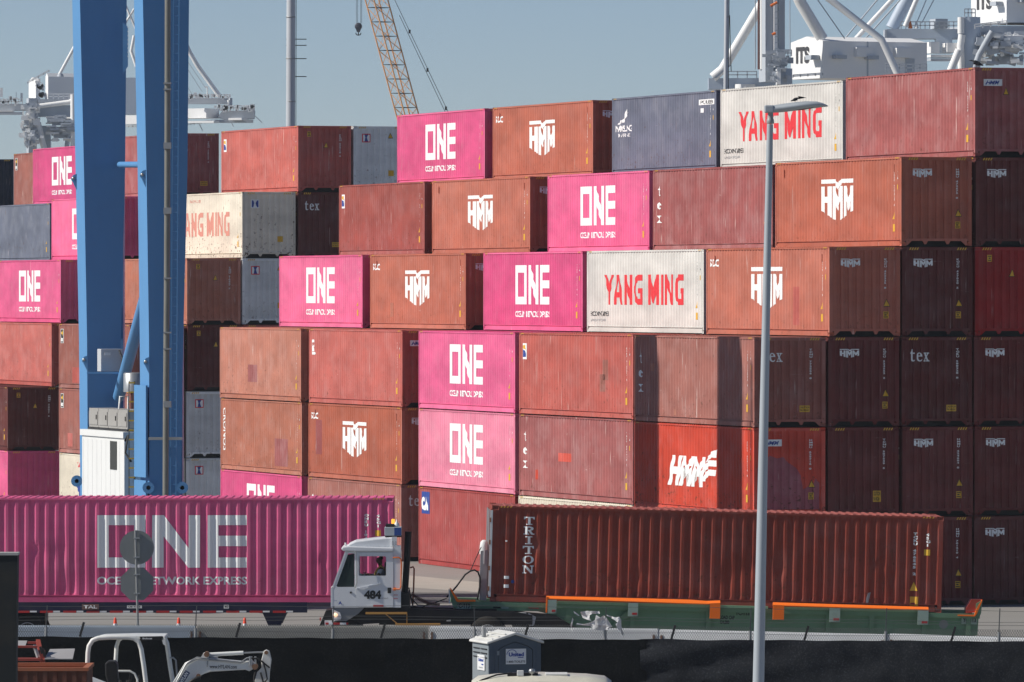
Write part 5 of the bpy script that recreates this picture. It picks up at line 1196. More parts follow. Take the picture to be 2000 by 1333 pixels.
# ------------------------------------------------------------------ driver
SKIN = base_mat('skin_brown', (.10, .045, .028), .55); SHIRT = base_mat('shirt_white', (.62, .62, .66), .8); VEST = base_mat('vest_orange', (.75, .42, .10), .7); TRS = base_mat('trousers_dark', (.02, .025, .04), .8); HAIR = base_mat('hair_black', (.012, .01, .01), .8)
sh = W(737, 1113, zt); hip = Vector((sh.x + .10, zt + .72, sh.z - .52))
dv = thing('person', 'driver in white shirt and orange safety vest leaning an arm on the cab window', 'person', hip)
def skin(name, mat, vs_, es, rad, par, sub=2, root=0):
    me = bpy.data.meshes.new(name); me.from_pydata([tuple(v) for v in vs_], es, []); o = bpy.data.objects.new(name, me); C.objects.link(o); o.parent = par
    o.modifiers.new('skin', 'SKIN')
    for i, r in enumerate(rad): me.skin_vertices[0].data[i].radius = (r, r) if not isinstance(r, tuple) else r
    me.skin_vertices[0].data[root].use_root = True
    s_ = o.modifiers.new('sub', 'SUBSURF'); s_.levels = sub; s_.render_levels = sub; me.materials.append(mat); return o
# x towards the rear of the cab, facing -x; near side is -y
v = [(0, 0, 0), (-.01, 0, .18), (-.02, 0, .36), (-.02, 0, .50), (-.03, 0, .57), (-.04, 0, .64), (-.05, 0, .74), (-.04, 0, .84),
     (-.02, -.19, .48), (-.10, -.38, .30), (-.30, -.30, .36), (-.40, -.24, .38),
     (-.02, .19, .48), (-.12, .26, .24), (-.36, .16, .34), (-.44, .12, .36),
     (-.02, -.10, -.02), (-.44, -.12, .02), (-.48, -.12, -.38), (-.60, -.13, -.42),
     (-.02, .10, -.02), (-.44, .12, .02), (-.48, .12, -.38), (-.60, .13, -.42), (-.15, 0, .73)]
e = [(0, 1), (1, 2), (2, 3), (3, 4), (4, 5), (5, 6), (6, 7), (3, 8), (8, 9), (9, 10), (10, 11), (3, 12), (12, 13), (13, 14), (14, 15), (0, 16), (16, 17), (17, 18), (18, 19), (0, 20), (20, 21), (21, 22), (22, 23), (6, 24)]
r = [.14, .13, .14, .12, .06, .055, (.092, .085), .075, .065, .048, .038, .035, .065, .048, .038, .035, .09, .065, .05, .04, .09, .065, .05, .04, .022]
body = skin('body', SKIN, v, e, r, dv)
def finger_set(base, dirx, side):
    for k in range(4):
        b = Vector(base) + Vector((-.04, side * (-.03 + .02 * k), 0)); ln = (.035, .042, .04, .03)[k]
        skin('finger', SKIN, [b, b + Vector((-ln, 0, .0)), b + Vector((-ln * 1.3, 0, -ln * .8))], [(0, 1), (1, 2)], [.010, .009, .008], body, 1)
    b = Vector(base); skin('thumb', SKIN, [b + Vector((0, 0, .02)), b + Vector((-.03, 0, .045)), b + Vector((-.055, 0, .04))], [(0, 1), (1, 2)], [.012, .010, .009], body, 1)
finger_set(v[11], -1, 1); finger_set(v[15], -1, 1)
skin('shirt', SHIRT, [v[0], v[1], v[2], (-.02, 0, .47), (-.02, -.19, .48), (-.07, -.31, .36), (-.02, .19, .48), (-.08, .235, .34)], [(0, 1), (1, 2), (2, 3), (3, 4), (4, 5), (3, 6), (6, 7)], [.155, .15, .155, .14, .082, .07, .082, .07], dv)
for s_ in (-1, 1):
    MB().tube([Vector((-.16, s_ * .09, .02)), Vector((-.185, s_ * .09, .25)), Vector((-.16, s_ * .10, .42)), Vector((-.03, s_ * .11, .60)), Vector((.12, s_ * .10, .48)), Vector((.14, s_ * .09, .2))], .034, 8).build('vest_strap', VEST, dv)
skin('trousers', TRS, [(0, 0, -.01), v[16], v[17], v[18], v[20], v[21], v[22]], [(0, 1), (1, 2), (2, 3), (0, 4), (4, 5), (5, 6)], [.15, .10, .075, .06, .10, .075, .06], dv)
skin('hair', HAIR, [(-.01, 0, .74), (-.03, 0, .83), (-.06, 0, .845)], [(0, 1), (1, 2)], [.085, .082, .06], dv)
for s_ in (-1, 1):
    MB().lathe([(0, -.008), (.016, -.006), (.02, .006), (0, .01)], (-.04, s_ * .088, .735), 10, 'y').build('ear', SKIN, body)
    MB().lathe([(0, .0), (.009, .0), (0, .006)], (-.138, s_ * .032, .755), 8, 'x').build('eye', WHT, body)
MB().bar((-.137, -.025, .69), (-.137, .025, .69), .006, .01).build('mouth', base_mat('lips', (.15, .04, .04), .5), body)

# ------------------------------------------------------------------ concrete barriers
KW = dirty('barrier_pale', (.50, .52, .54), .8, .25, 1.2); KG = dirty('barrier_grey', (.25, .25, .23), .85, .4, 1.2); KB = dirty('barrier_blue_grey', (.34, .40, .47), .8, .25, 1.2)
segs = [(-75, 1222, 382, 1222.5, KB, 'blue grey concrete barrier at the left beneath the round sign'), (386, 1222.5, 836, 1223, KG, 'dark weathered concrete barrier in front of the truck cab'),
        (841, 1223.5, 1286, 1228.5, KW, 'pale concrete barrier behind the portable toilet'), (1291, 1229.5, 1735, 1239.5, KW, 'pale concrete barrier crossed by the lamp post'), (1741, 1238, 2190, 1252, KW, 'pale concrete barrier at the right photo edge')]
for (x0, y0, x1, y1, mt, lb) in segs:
    za, zb = F * 8.39 / (y0 - YH), F * 8.39 / (y1 - YH); A = W(x0, y0, za); B = W(x1, y1, zb); ln = (B - A).length
    o = thing('concrete_barrier', lb, 'barrier', Vector((A.x, A.y, A.z - 1.09)), (0, 0, math.atan2(B.y - A.y, B.x - A.x)), 'concrete barriers along the road')
    m = MB(); pr = [(-.07, 1.09), (-.09, 1.05), (-.12, .45), (-.30, .22), (-.30, 0), (.30, 0), (.30, .22), (.12, .45), (.09, 1.05), (.07, 1.09)]
    m.prism(pr, 0, ln, 'x'); m.build('barrier_body', mt, o)
    for t in (.04, ln - .12): MB().box((t, -.135, .5), (t + .05, -.10, .95)).build('joint_plate', dirty('rust_iron', (.12, .06, .04), .8), o)

# ------------------------------------------------------------------ chain-link fence with dark screens
FGV = dirty('fence_galvanised', (.30, .31, .31), .5, .4, 3, .5); WIRE = base_mat('fence_wire', (.10, .105, .105), .5, .3)
def fz(x): return 165 - 2.5 * max(0, x) / 2000
fb = W(1000, 1243, fz(1000)); fb.z = .7
fe = thing('chain_link_fence', 'chain-link fence with barbed wire and torn dark windscreen running across the foreground', 'fence', fb)
def FP(x, y, d=0): return W(x, y, fz(x)) + Vector((0, d, 0))
def ftop(x): return 1222 + 10.5 * max(0, (x - 1000)) / 1000
def fscr(x): return 1243 + 10 * max(0, x) / 2000
def gnd(x, d=0): p = FP(x, 1300, d); p.z = .7; return p
for x in (90, 382, 650, 927, 1182, 1465, 1730, 1951):
    MB().tube([gnd(x), FP(x, fscr(x) - 18)], .034, 8).build('post', FGV, fe, True)
    MB().bar(FP(x, fscr(x) - 18), FP(x + (2 if x != 927 else -1), 1183 + .003 * x), .022, .03).build('barb_arm', WIRE, fe, True)
for x in (160, 465, 748, 1028, 1315, 1575, 1862):
    MB().tube([gnd(x - 3), FP(x - 3, fscr(x))], .03, 8).build('post', FGV, fe, True)
    MB().bar(FP(x - 4, fscr(x)), FP(x + 4, fscr(x) - 28), .045, .05).build('barb_arm', DRK, fe, True)
for yy, rr_ in ((-11, .004), (-17, .004), (-38, .004), (12, .004)):
    pts = [FP(x, ftop(x) + yy + 1.2 * math.sin(x * .013 + yy)) for x in range(-40, 2060, 35)]; MB().tube(pts, rr_, 4, False).build('barbed_wire' if yy < 0 else 'tension_wire', WIRE, fe, True)
m = MB(); st = .055; x0w = FP(-30, 1300).x; x1w = FP(2040, 1300).x; n = int((x1w - x0w) / st)
for i in range(n):
    X = x0w + i * st; px_ = CX + X * F / 164; y0 = FP(px_, fscr(px_) + 3); y1 = FP(px_, ftop(px_) - 2)
    hgt = y1.z - y0.z
    for sgn in (1, -1):
        a = Vector((X, y0.y, y0.z)); b = Vector((X + sgn * hgt * .62, y0.y + .004 * sgn, y1.z)); m.tube([a, b], .0048, 3, False)
tag(m.build('chain_link_mesh', WIRE, fe, True), kind='stuff')
def screen(name, mat, x0, x1, off, amp, top, seed, drape=0):
    nx, nz = 150, 26; vs_ = []
    for j in range(nz + 1):
        for i in range(nx + 1):
            x = x0 + (x1 - x0) * i / nx; y = top(x) + (1500 - top(x)) * (j / nz) ** 1.3
            p = FP(x, y, off); p.z = max(p.z, .72)
            w = mnoise.noise(Vector((p.x * .7, p.z * 1.6, seed))) * amp + mnoise.noise(Vector((p.x * 2.6 + p.z * 1.2, p.z * 3.2, seed + 3))) * amp * .45
            if drape:
                d_ = (x - x0) / (x1 - x0); w -= drape * math.exp(-d_ * 5) * math.sin(9 * (p.z - .45 * p.x * .4) + 2) * .5
            vs_.append(p + Vector((0, w, 0)))
    m = MB(); m.add(vs_, [(j * (nx + 1) + i, j * (nx + 1) + i + 1, (j + 1) * (nx + 1) + i + 1, (j + 1) * (nx + 1) + i) for j in range(nz) for i in range(nx)], True)
    return m.build(name, mat, fe, True)
def cloth(name, rgb, spk):
    m = base_mat(name, rgb, .8); nt = m.node_tree; b = nt.nodes['Principled BSDF']; b.inputs['Roughness'].default_value = 1; b.inputs['Specular IOR Level'].default_value = .05; v, _ = coords(nt, (1, 1, 1), False)
    n1 = noise(nt, v, 26, 3, .7); n2 = noise(nt, v, .8, 4)
    col = mixc(nt, ramp(nt, n1, .5, .72), rgb, spk); col = mixc(nt, mathn(nt, 'MULTIPLY', ramp(nt, n2, .4, .7), .6), col, tuple(c * .5 for c in rgb)); nt.links.new(col, b.inputs['Base Color']); return m
screen('windscreen_fabric', cloth('black_screen_fabric', (.007, .008, .009), (.020, .022, .024)), -40, 1262, -.13, .035, lambda x: fscr(x) + .8 * math.sin(x * .05) * math.sin(x * .013), 1)
screen('windscreen_fabric', cloth('charcoal_screen_fabric', (.022, .024, .028), (.055, .06, .07)), 1250, 2060, -.16, .06, lambda x: fscr(x) - .5 + 1.0 * math.sin(x * .04) * math.sin(x * .017) - 1.5 * math.exp(-((x - 1290) / 40) ** 2), 8, .10)

# ------------------------------------------------------------------ torn plastic snagged on the wire
pb = thing('plastic_sheet', 'torn translucent white plastic snagged on the barbed wire', 'plastic', FP(1160, 1215, -.06))
PLS = base_mat('torn_plastic', (.70, .70, .70), .45); PLS.node_tree.nodes['Principled BSDF'].inputs['Transmission Weight'].default_value = .25; PLS.node_tree.nodes['Principled BSDF'].inputs['IOR'].default_value = 1.05
shapes = [[(1133, 1195), (1150, 1193), (1170, 1194), (1172, 1199), (1158, 1199), (1152, 1201), (1151, 1206), (1155, 1213), (1146, 1210), (1138, 1207)],
          [(1164, 1201), (1172, 1206), (1179, 1202), (1184, 1206), (1196, 1224), (1190, 1228), (1178, 1232), (1165, 1231), (1152, 1223), (1140, 1222), (1125, 1219), (1127, 1217), (1140, 1219), (1152, 1216), (1162, 1211)],
          [(1182, 1200), (1200, 1206), (1210, 1205), (1213, 1212), (1214, 1224), (1219, 1243), (1216, 1241), (1206, 1228), (1202, 1219), (1206, 1216), (1197, 1209), (1183, 1202)],
          [(1120, 1193), (1127, 1198), (1132, 1202), (1130, 1203), (1121, 1197)], [(1118, 1206), (1120, 1210), (1117, 1222), (1118, 1237), (1114, 1222)]]
for k, sh_ in enumerate(shapes):
    o_ = pb.location; me = polys_mesh([[(FP(x, y).x - o_.x, FP(x, y).z - o_.z) for x, y in sh_]]); bm = flat2(me)
    for it in range(3): bmesh.ops.subdivide_edges(bm, edges=[e_ for e_ in bm.edges if e_.calc_length() > .06], cuts=1); bmesh.ops.triangulate(bm, faces=bm.faces)
    for v_ in bm.verts:
        x, z_ = v_.co.x, v_.co.y; v_.co = Vector((x, -.03 + .12 * mnoise.noise(Vector((x * 5, z_ * 3, k))) + .04 * mnoise.noise(Vector((x * 17, z_ * 9, k))), z_))
    mm = bpy.data.meshes.new('p'); bm.to_mesh(mm); bm.free(); link('plastic_strip', mm, PLS, pb)

# ------------------------------------------------------------------ back of the stop sign, cones
zs = 190; sg = W(268, YH, zs); sg.z = .6; s_ = F / zs
sn = thing('road_sign', 'back of a round sign above an octagonal sign on one steel post', 'sign', sg)
SB_ = dirty('sign_back_grey', (.22, .235, .235), .6, .25, 2, .2)
MB().tube([Vector((W(269.5, 1230, zs).x, zs, .6)), W(269, 1215, zs), W(264.5, 1036, zs)], .032, 8).build('post', FGV, sn, True)
for cx_, cy_, n_, r0 in ((267, 1070, 40, 33.5), (267.5, 1141, 8, 34.5)):
    c_ = W(cx_, cy_, zs); m = MB(); m.prism([(c_.x + r0 / s_ * math.cos(2 * math.pi * (i + .5) / n_), c_.z + r0 / s_ * math.sin(2 * math.pi * (i + .5) / n_)) for i in range(n_)], zs + .045, zs + .052); o = m.build('sign_panel', SB_, sn, True)
    for dz in (.25, -.25): MB().cbox(c_ + Vector((0, .0, dz)), (.16, .09, .03)).build('bracket', STEEL, sn, True)
for i, x in enumerate((225, 349, 478)):
    P = W(x, 1256, 196); P.z = .33; c = thing('traffic_cone', ('orange traffic cone left of the sign post', 'orange traffic cone between the sign post and the third fence post', 'orange traffic cone nearest the truck cab')[i], 'cone', P, group='traffic cones on the road')
    ht = W(x, 1206.5, 196).z - .33
    MB().box((-.2, -.2, 0), (.2, .2, .03)).build('base', DRK, c)
    CO = base_mat('cone_orange', (.85, .07, .02), .5)
    f_ = lambda t: .15 - .12 * t
    MB().lathe([(f_(0), .03), (f_(.6), ht * .6)], (0, 0, 0), 18).build('cone_body', CO, c); MB().lathe([(f_(.6), ht * .6), (f_(.84), ht * .84)], (0, 0, 0), 18).build('reflective_collar', WTP, c); MB().lathe([(f_(.84), ht * .84), (f_(.96), ht * .97), (.015, ht)], (0, 0, 0), 18).build('cone_top', CO, c)
# ------------------------------------------------------------------ street lamp
zl = 120; sl = F / zl; lb = Vector((W(1476, YH, zl).x, zl, .7))
la = thing('street_lamp', 'tall tapering grey street lamp with a cobra head at the right', 'street lamp', lb); LPG = dirty('lamp_grey', (.42, .46, .49), .5, .12, .6, .25)
MB().tube([lb, W(1480, 1400, zl), W(1504, 243, zl)], .145, 24, True, .052).build('pole', LPG, la, True)
MB().lathe([(.055, -.02), (.065, 0), (.06, .05), (.05, .07), (.05, .12)], W(1504.5, 240, zl), 14).build('collar', GRY, la, True)
MB().tube([W(1505, 236, zl), W(1505, 214, zl)], .045, 12).build('tenon', GRY, la, True)
MB().box(W(1493, 206, zl) - Vector((0, .09, 0)), W(1511, 221, zl) + Vector((0, .09, 0))).build('mounting_box', LPG, la, True, .02)
secs = [(1509, 206, 221, .08), (1530, 203, 219.5, .11), (1552, 200, 217, .15), (1575, 198, 214, .17), (1595, 198.5, 211.5, .15), (1608, 202, 209.5, .10), (1617, 206.5, 208.5, .03)]
m = MB(); vs_ = []; nn = 16
for (x, yt_, yb_, w_) in secs:
    c_ = W(x, (yt_ + yb_) / 2, zl); hh_ = (yb_ - yt_) / sl
    for k in range(nn):
        a = 2 * math.pi * k / nn; zz = math.sin(a); vs_.append(c_ + Vector((0, math.cos(a) * w_, (zz * .5 if zz > 0 else zz * .5) * hh_)))
m.add(vs_, [(i * nn + k, i * nn + (k + 1) % nn, (i + 1) * nn + (k + 1) % nn, (i + 1) * nn + k) for i in range(len(secs) - 1) for k in range(nn)], True); m.add(vs_[:nn], [tuple(range(nn))]); m.add(vs_[-nn:], [tuple(range(nn))])
m.build('lamp_head', LPG, la, True); MB().box(W(1538, 214, zl) - Vector((0, .08, .01)), W(1588, 212, zl) + Vector((0, .08, -.03))).build('lens', GLASS, la, True)
def bird(label, P, size, right, mat):
    b = thing('bird', label, 'bird', P, (0, 0, 0 if right else math.pi)); k = size
    v = [(0, 0, .36), (-.2, 0, .32), (-.42, 0, .24), (-.66, 0, .15), (.14, 0, .44), (.24, 0, .56), (.36, 0, .55)]
    skin('body', mat, [Vector(q) * k for q in v], [(0, 1), (1, 2), (2, 3), (0, 4), (4, 5), (5, 6)], [q * k for q in (.21, .19, .11, .05, .16, .13, .04)], b)
    for s_2 in (-1, 1):
        MB().tube([Vector((.02, s_2 * .05, .32)) * k, Vector((.0, s_2 * .05, .0)) * k, Vector((.07, s_2 * .05, .0)) * k], .014 * k, 5).build('leg', DRK, b)
        MB().add([Vector(q) * k for q in ((.1, s_2 * .17, .42), (-.25, s_2 * .17, .38), (-.6, s_2 * .06, .18), (-.2, s_2 * .17, .24), (.08, s_2 * .19, .28))], [(0, 1, 2, 3, 4)]).build('wing', mat, b)
    MB().lathe([(.03, 0), (.0, .14)], Vector((.34, 0, .60)) * k, 6, 'x').build('beak', DRK, b).data.transform(Matrix.Scale(1, 4)); return b
BRD = base_mat('feather_black', (.012, .013, .018), .5)
bird('small dark bird perched on the street lamp head', W(1554, 200.3, zl), .13, True, BRD)
f = BAY['B1']; cp = f['o'] + f['v'] * (f['w'] * 3 + .08) + f['u'] * .1; bird('black crow perched on the top right container corner', Vector((cp.x, cp.y, 6 * PIT - .02)), .36, False, BRD)
# ------------------------------------------------------------------ mini excavator
ze = 150; se = F / ze; eb = W(250, YH, ze); eb.z = .7
EW = dirty('excavator_white', (.72, .73, .70), .35, .18, 2.2); ex = thing('mini_excavator', 'white mini excavator with open tubular canopy and folded boom', 'excavator', eb)
def E_(x, y, d=0): return W(x, y, ze) + Vector((0, d, 0))
def etube(name, mat, pts, r, n=12, d=0): return MB().tube([E_(x, y, d) for x, y in pts], r, n).build(name, mat, ex, True)
def eprism(name, mat, pts, d0, d1, par=ex, bevel=0):
    m = MB(); m.prism([(E_(x, y).x - eb.x, E_(x, y).z - eb.z) for x, y in pts], d0, d1); return m.build(name, mat, par, bevel=bevel)
etube('canopy_post', EW, [(168, 1420), (170, 1330), (172, 1275), (174, 1262), (181, 1251), (192, 1246.5), (215, 1245), (250, 1245), (262, 1247), (271, 1254), (276, 1268), (281, 1300), (286, 1340), (292, 1420)], .048, 14, -.05)
etube('canopy_post', EW, [(218, 1420), (220, 1300), (222, 1268), (226, 1256), (236, 1248)], .042, 14, 1.1); etube('canopy_post', EW, [(315, 1248), (321, 1262), (328, 1310), (334, 1345), (340, 1420)], .048, 14, 1.1)
eprism('canopy_roof', EW, [(188, 1247), (200, 1244), (262, 1242.5), (322, 1243), (323, 1247), (270, 1249)], .0, 1.25, bevel=.01)
p = eprism('roof_panel', BLK, [(273, 1243.5), (318, 1242.5), (320, 1250), (276, 1251)], -.1, -.06)
me = text_mesh('Bobcat', width=.20, height=.035, bold=.02)
for v_ in me.vertices: v_.co = Vector((v_.co.x + E_(279, 0).x - eb.x, -.105, v_.co.y + E_(0, 1248.5).z - eb.z))
link('lettering', me, INK['white'], p)
eprism('gusset', EW, [(262, 1246), (273, 1247), (272, 1256), (266, 1252)], -.1, .05); eprism('gusset', EW, [(316, 1247), (323, 1247), (324, 1262), (319, 1258)], -.1, .05)
eprism('seat_back', BLK, [(203, 1298), (209, 1293.5), (222, 1293), (227, 1300), (229, 1335), (226, 1350), (212, 1350), (204, 1320)], .3, .85, bevel=.03); eprism('seat', BLK, [(205, 1345), (250, 1345), (250, 1360), (205, 1360)], .3, .85, bevel=.03)
etube('armrest', EW, [(230, 1312), (252, 1312), (262, 1317), (267, 1328), (268, 1345)], .022, 8, .2); etube('control_lever', DRK, [(252, 1333), (255, 1318), (252, 1310)], .03, 8, .25); etube('control_lever', DRK, [(272, 1345), (268, 1322)], .022, 8, .6)
for x in (232, 246): etube('control_lever', DRK, [(x, 1345), (x + 2, 1331)], .03, 8, .3)
etube('guard_rail', GRY, [(328, 1289), (335, 1289), (340, 1294), (343, 1333), (345, 1400)], .018, 8, .8)
eprism('engine_cover', EW, [(160, 1340), (172, 1328), (215, 1345), (300, 1345), (335, 1350), (335, 1420), (160, 1420)], -.1, 1.3, bevel=.04)
eprism('slew_base', BLK, [(190, 1420), (310, 1420), (310, 1435), (190, 1435)], .2, 1.0)
for d in (-.2, 1.1):
    m = MB(); c0, c1 = E_(180, 1450), E_(330, 1450); rr_ = .24; zc = .7 + rr_
    prof = [(c0.x - eb.x + rr_ * math.cos(a), rr_ + rr_ * math.sin(a)) for a in [math.pi / 2 + i * math.pi / 8 for i in range(9)]] + [(c1.x - eb.x + rr_ * math.cos(a), rr_ + rr_ * math.sin(a)) for a in [-math.pi / 2 + i * math.pi / 8 for i in range(9)]]
    m.prism(prof, d, d + .3); m.build('track', DRK, ex)
bo = eprism('boom', EW, [(330, 1352), (338, 1333), (362, 1294), (385, 1283.5), (397, 1283), (480, 1291), (493, 1289), (500, 1296), (498, 1304), (488, 1310), (480, 1307), (412, 1311), (400, 1315), (380, 1326), (360, 1352)], -.32, -.12, bevel=.015)
eprism('boom_bracket', EW, [(393, 1284), (398, 1275), (405, 1272), (410, 1276), (408, 1285)], -.34, -.10)
def eround(name, mat, x, y, r, d0=-.38, d1=-.08, par=ex):
    c_ = E_(x, y) - eb; m = MB(); m.lathe([(0, d0), (r, d0), (r, d1), (0, d1)], (c_.x, 0, c_.z), 16, 'y', False); return m.build(name, mat, par)
RST = dirty('rusty_pin', (.22, .12, .07), .8, .5, 6); eround('pivot_pin', RST, 405, 1277, .055); eround('pivot_pin', RST, 521, 1273.5, .04, -.34, -.10); eround('pivot_pin', RST, 389, 1319, .045); eround('pivot_pin', RST, 499, 1301, .06)
etube('boom_cylinder', EW, [(408, 1278), (476, 1274.5)], .042, 14, -.22); etube('cylinder_rod', STEEL, [(475, 1274.5), (520, 1273)], .018, 10, -.22); etube('cylinder_fitting', STEEL, [(412, 1282), (427, 1283)], .02, 8, -.3)
eprism('arm', dirty('arm_rusty_white', (.70, .70, .66), .45, .45, 5, tint=(.3, .12, .05)), [(516, 1271), (521, 1268), (527, 1271), (531, 1288), (528, 1310), (525, 1352), (492, 1352), (498, 1330), (503, 1312), (512, 1303), (511, 1290)], -.30, -.14, bevel=.012)
for q in (((345, 1333), (366, 1294), (386, 1282.5), (398, 1284), (430, 1287), (472, 1291.5), (483, 1284), (492, 1283)), ((343, 1337), (364, 1297), (386, 1286), (440, 1290), (472, 1293.5), (485, 1288))): etube('hydraulic_line', STEEL, q, .014, 6, -.34)
for q in (((492, 1284), (505, 1285), (515, 1292), (520, 1308), (523, 1325), (518, 1331), (508, 1333)), ((500, 1284), (512, 1290), (528, 1303)), ((510, 1312), (515, 1330), (516, 1345)), ((497, 1333), (498, 1318), (500, 1312)), ((365, 1345), (374, 1330), (388, 1322), (393, 1322))): etube('hydraulic_hose', DRK if q[0][0] != 365 else BLK, q, .018 if q[0][0] != 365 else .04, 6, -.36)
eprism('boom_clamp', GRY, [(405.5, 1290), (408, 1290), (407, 1302), (405, 1302)], -.335, -.32)
for x in (489, 492, 500): etube('hose_fitting', STEEL, [(x, 1281), (x, 1299)], .02, 8, -.34)
me = text_mesh('www.HYLAN.com', width=.56, height=.075, bold=.012, shear=.2)
for v_ in me.vertices:
    x, y = v_.co.x, v_.co.y; v_.co = Vector((x + E_(411, 0).x - eb.x, -.325, y - .02 * x + E_(0, 1304).z - eb.z))
link('lettering', me, INK['black'], ex)
ca_, sa_ = math.cos(R(58)), math.sin(R(58))
pl = MB(); o0 = E_(352, 1337) - eb; q = [(0, 0), (.30, 0), (.30, .11), (0, .11)]
pl.prism([(o0.x + a * ca_ - b * sa_ + .06, o0.z + a * sa_ + b * ca_) for a, b in q], -.33, -.32); npn = pl.build('name_plate', base_mat('plate_navy', (.03, .05, .12), .4), ex)
me = text_mesh('HYLAN', width=.26, height=.075, bold=.04, shear=.2)
for v_ in me.vertices:
    a, b = v_.co.x + .02, v_.co.y + .018; v_.co = Vector((o0.x + a * ca_ - b * sa_ + .06, -.334, o0.z + a * sa_ + b * ca_))
link('lettering', me, INK['white'], npn)
# ------------------------------------------------------------------ portable toilet
zp = 150; sp_ = F / zp; pp = W(955, 1257, zp); bp = Vector((pp.x, pp.y, .7)); hp = pp.z - .7
PTG = dirty('toilet_grey', (.22, .25, .27), .5, .2, 2); PTB = dirty('toilet_blue_grey', (.075, .10, .13), .5, .15, 2); PTR = dirty('toilet_roof_white', (.66, .66, .63), .5, .3, 2)
pt = thing('portable_toilet', 'grey portable toilet with pale roof and lettered door in front of the dark fence screen', 'toilet', bp, (0, 0, a_))
w = 1.13
MB().box((0, 0, .05), (.03, 1.16, hp)).build('side_panel', PTG, pt); MB().box((w - .03, 0, .05), (w, 1.16, hp)).build('side_panel', PTB, pt); MB().box((0.03, 1.13, .05), (w - .03, 1.16, hp)).build('back_panel', PTB, pt)
link('front_frame', plate([[(0, .05), (w, .05), (w, hp - .01), (w / 2, hp + .17), (0, hp - .01)], [(.2, .12), (.96, .12), (.96, hp - .14), (.86, hp - .07), (w / 2, hp + .03), (.3, hp - .07), (.2, hp - .14)]], .05), PTB, pt).location = (0, .02, 0)
link('door', plate([[(.21, .13), (.95, .13), (.95, hp - .15), (.85, hp - .08), (w / 2, hp + .015), (.31, hp - .08), (.21, hp - .15)]], .03), PTB, pt).location = (0, .02, 0)
MB().box((.17, -.02, hp - .25), (.22, .0, hp - .16)).build('latch', PTG, pt)
for x in (.05, .12, 1.01, 1.07): MB().box((x, -.012, .1), (x + .02, 0, hp - .06)).build('rib', PTB, pt)
m = MB(); m.prism([(-.06, hp - .02), (-.06, hp + .03), (w / 2, hp + .23), (w + .06, hp + .03), (w + .06, hp - .02), (w / 2, hp + .17)], -.06, 1.22); m.build('roof', PTR, pt, bevel=.02)
for t in (.25, .5, .75): MB().bar((-.06 + t * (w / 2), -.0, hp + .035 + .2 * t), (-.06 + t * (w / 2), 1.2, hp + .035 + .2 * t), .03, .02).build('roof_rib', PTR, pt)
MB().tube([(-.0 + .12, .75, hp), (.12, .75, hp + .30)], .05, 14).build('vent_pipe', GRY, pt)
for i in range(3):
    for y in (.12, .64): MB().box((-.02, y, hp - .14 - i * .09), (.0, y + .42, hp - .12 - i * .09)).build('louvre', DRK, pt)
sp2 = MB().box((.36, -.03, hp - .44), (.80, -.02, hp - .12)).build('sign_panel', WTP, pt)
def ptxt(tx, x, z_, w_, h_, ink, par, left=False, bold=.03):
    me = text_mesh(tx, width=w_, height=h_, bold=bold)
    for v_ in me.vertices: a, b = v_.co.x, v_.co.y; v_.co = Vector((x + a, -.034, z_ + b)) if not left else Vector((-.024, x - a, z_ + b))
    return link('lettering', me, INK[ink], par)
ptxt('United', .42, hp - .28, .33, .085, 'blue', sp2, bold=.05); ptxt('1-800-TOILETS', .38, hp - .41, .40, .045, 'black', sp2, bold=.02)
MB().box((.62, -.034, hp - .31), (.74, -.031, hp - .295)).build('logo_mark', INK['blue'], sp2)
MB().tube([Vector((.49 + .11 * math.cos(a), -.034, hp - .24 + .10 * math.sin(a))) for a in [math.pi * (.15 + .085 * i) for i in range(11)]], .007, 5).build('logo_arc', INK['blue'], sp2)
sp3 = MB().box((-.02, .25, hp - .58), (-.01, .75, hp - .26)).build('sign_panel', WTP, pt)
ptxt('United', .68, hp - .40, .36, .07, 'blue', sp3, True, .04); MB().box((-.026, .32, hp - .47), (-.022, .45, hp - .445)).build('logo_mark', INK['blue'], sp3); ptxt('TOILETS', .66, hp - .54, .3, .03, 'grey', sp3, True)
MB().box((-.02, -.02, .0), (w + .02, 1.18, .06)).build('skid_base', DRK, pt)

# ------------------------------------------------------------------ cream vehicle roof at the bottom edge
zv = 140; vb = W(1058, YH, zv); vb.z = .7; sv = F / zv
VC = dirty('cream_vehicle_paint', (.62, .60, .50), .35, .3, 1.6)
ve = thing('parked_van', 'cream van roof poking into the bottom edge below the portable toilet', 'van', vb)
ht = W(0, 1320, zv).z - .7; hw = 146 / sv
def vsec(y, k, dz): return [Vector((x * k * hw, y, z_)) for x, z_ in ((-1, .35), (-1, ht * .62), (-.985, ht * .80), (-.95, ht * .92 - dz), (-.86, ht * .965 - dz), (-.6, ht * .985 - dz), (0, ht - dz), (.6, ht * .985 - dz), (.86, ht * .965 - dz), (.95, ht * .92 - dz), (.985, ht * .80), (1, ht * .62), (1, .35))]
m = MB(); ss = [vsec(-.0, .97, .12), vsec(.12, .985, .04), vsec(.35, .99, .0), vsec(1.4, .99, 0), vsec(1.7, .97, .1)]; nn = 13
m.add([v_ for q in ss for v_ in q], [(i * nn + k, i * nn + (k + 1) % nn, (i + 1) * nn + (k + 1) % nn, (i + 1) * nn + k) for i in range(4) for k in range(nn)], True); m.add(ss[0], [tuple(range(nn))]); m.add(ss[-1], [tuple(range(nn))]); m.build('van_body', VC, ve)
MB().add([Vector(q) for q in ((.58 * hw, -.012, ht * .70), (.93 * hw, -.012, ht * .70), (.90 * hw, .0, ht * .90), (.62 * hw, .0, ht * .915))], [(0, 1, 2, 3)]).build('rear_window', base_mat('window_blue', (.05, .09, .14), .08), ve)
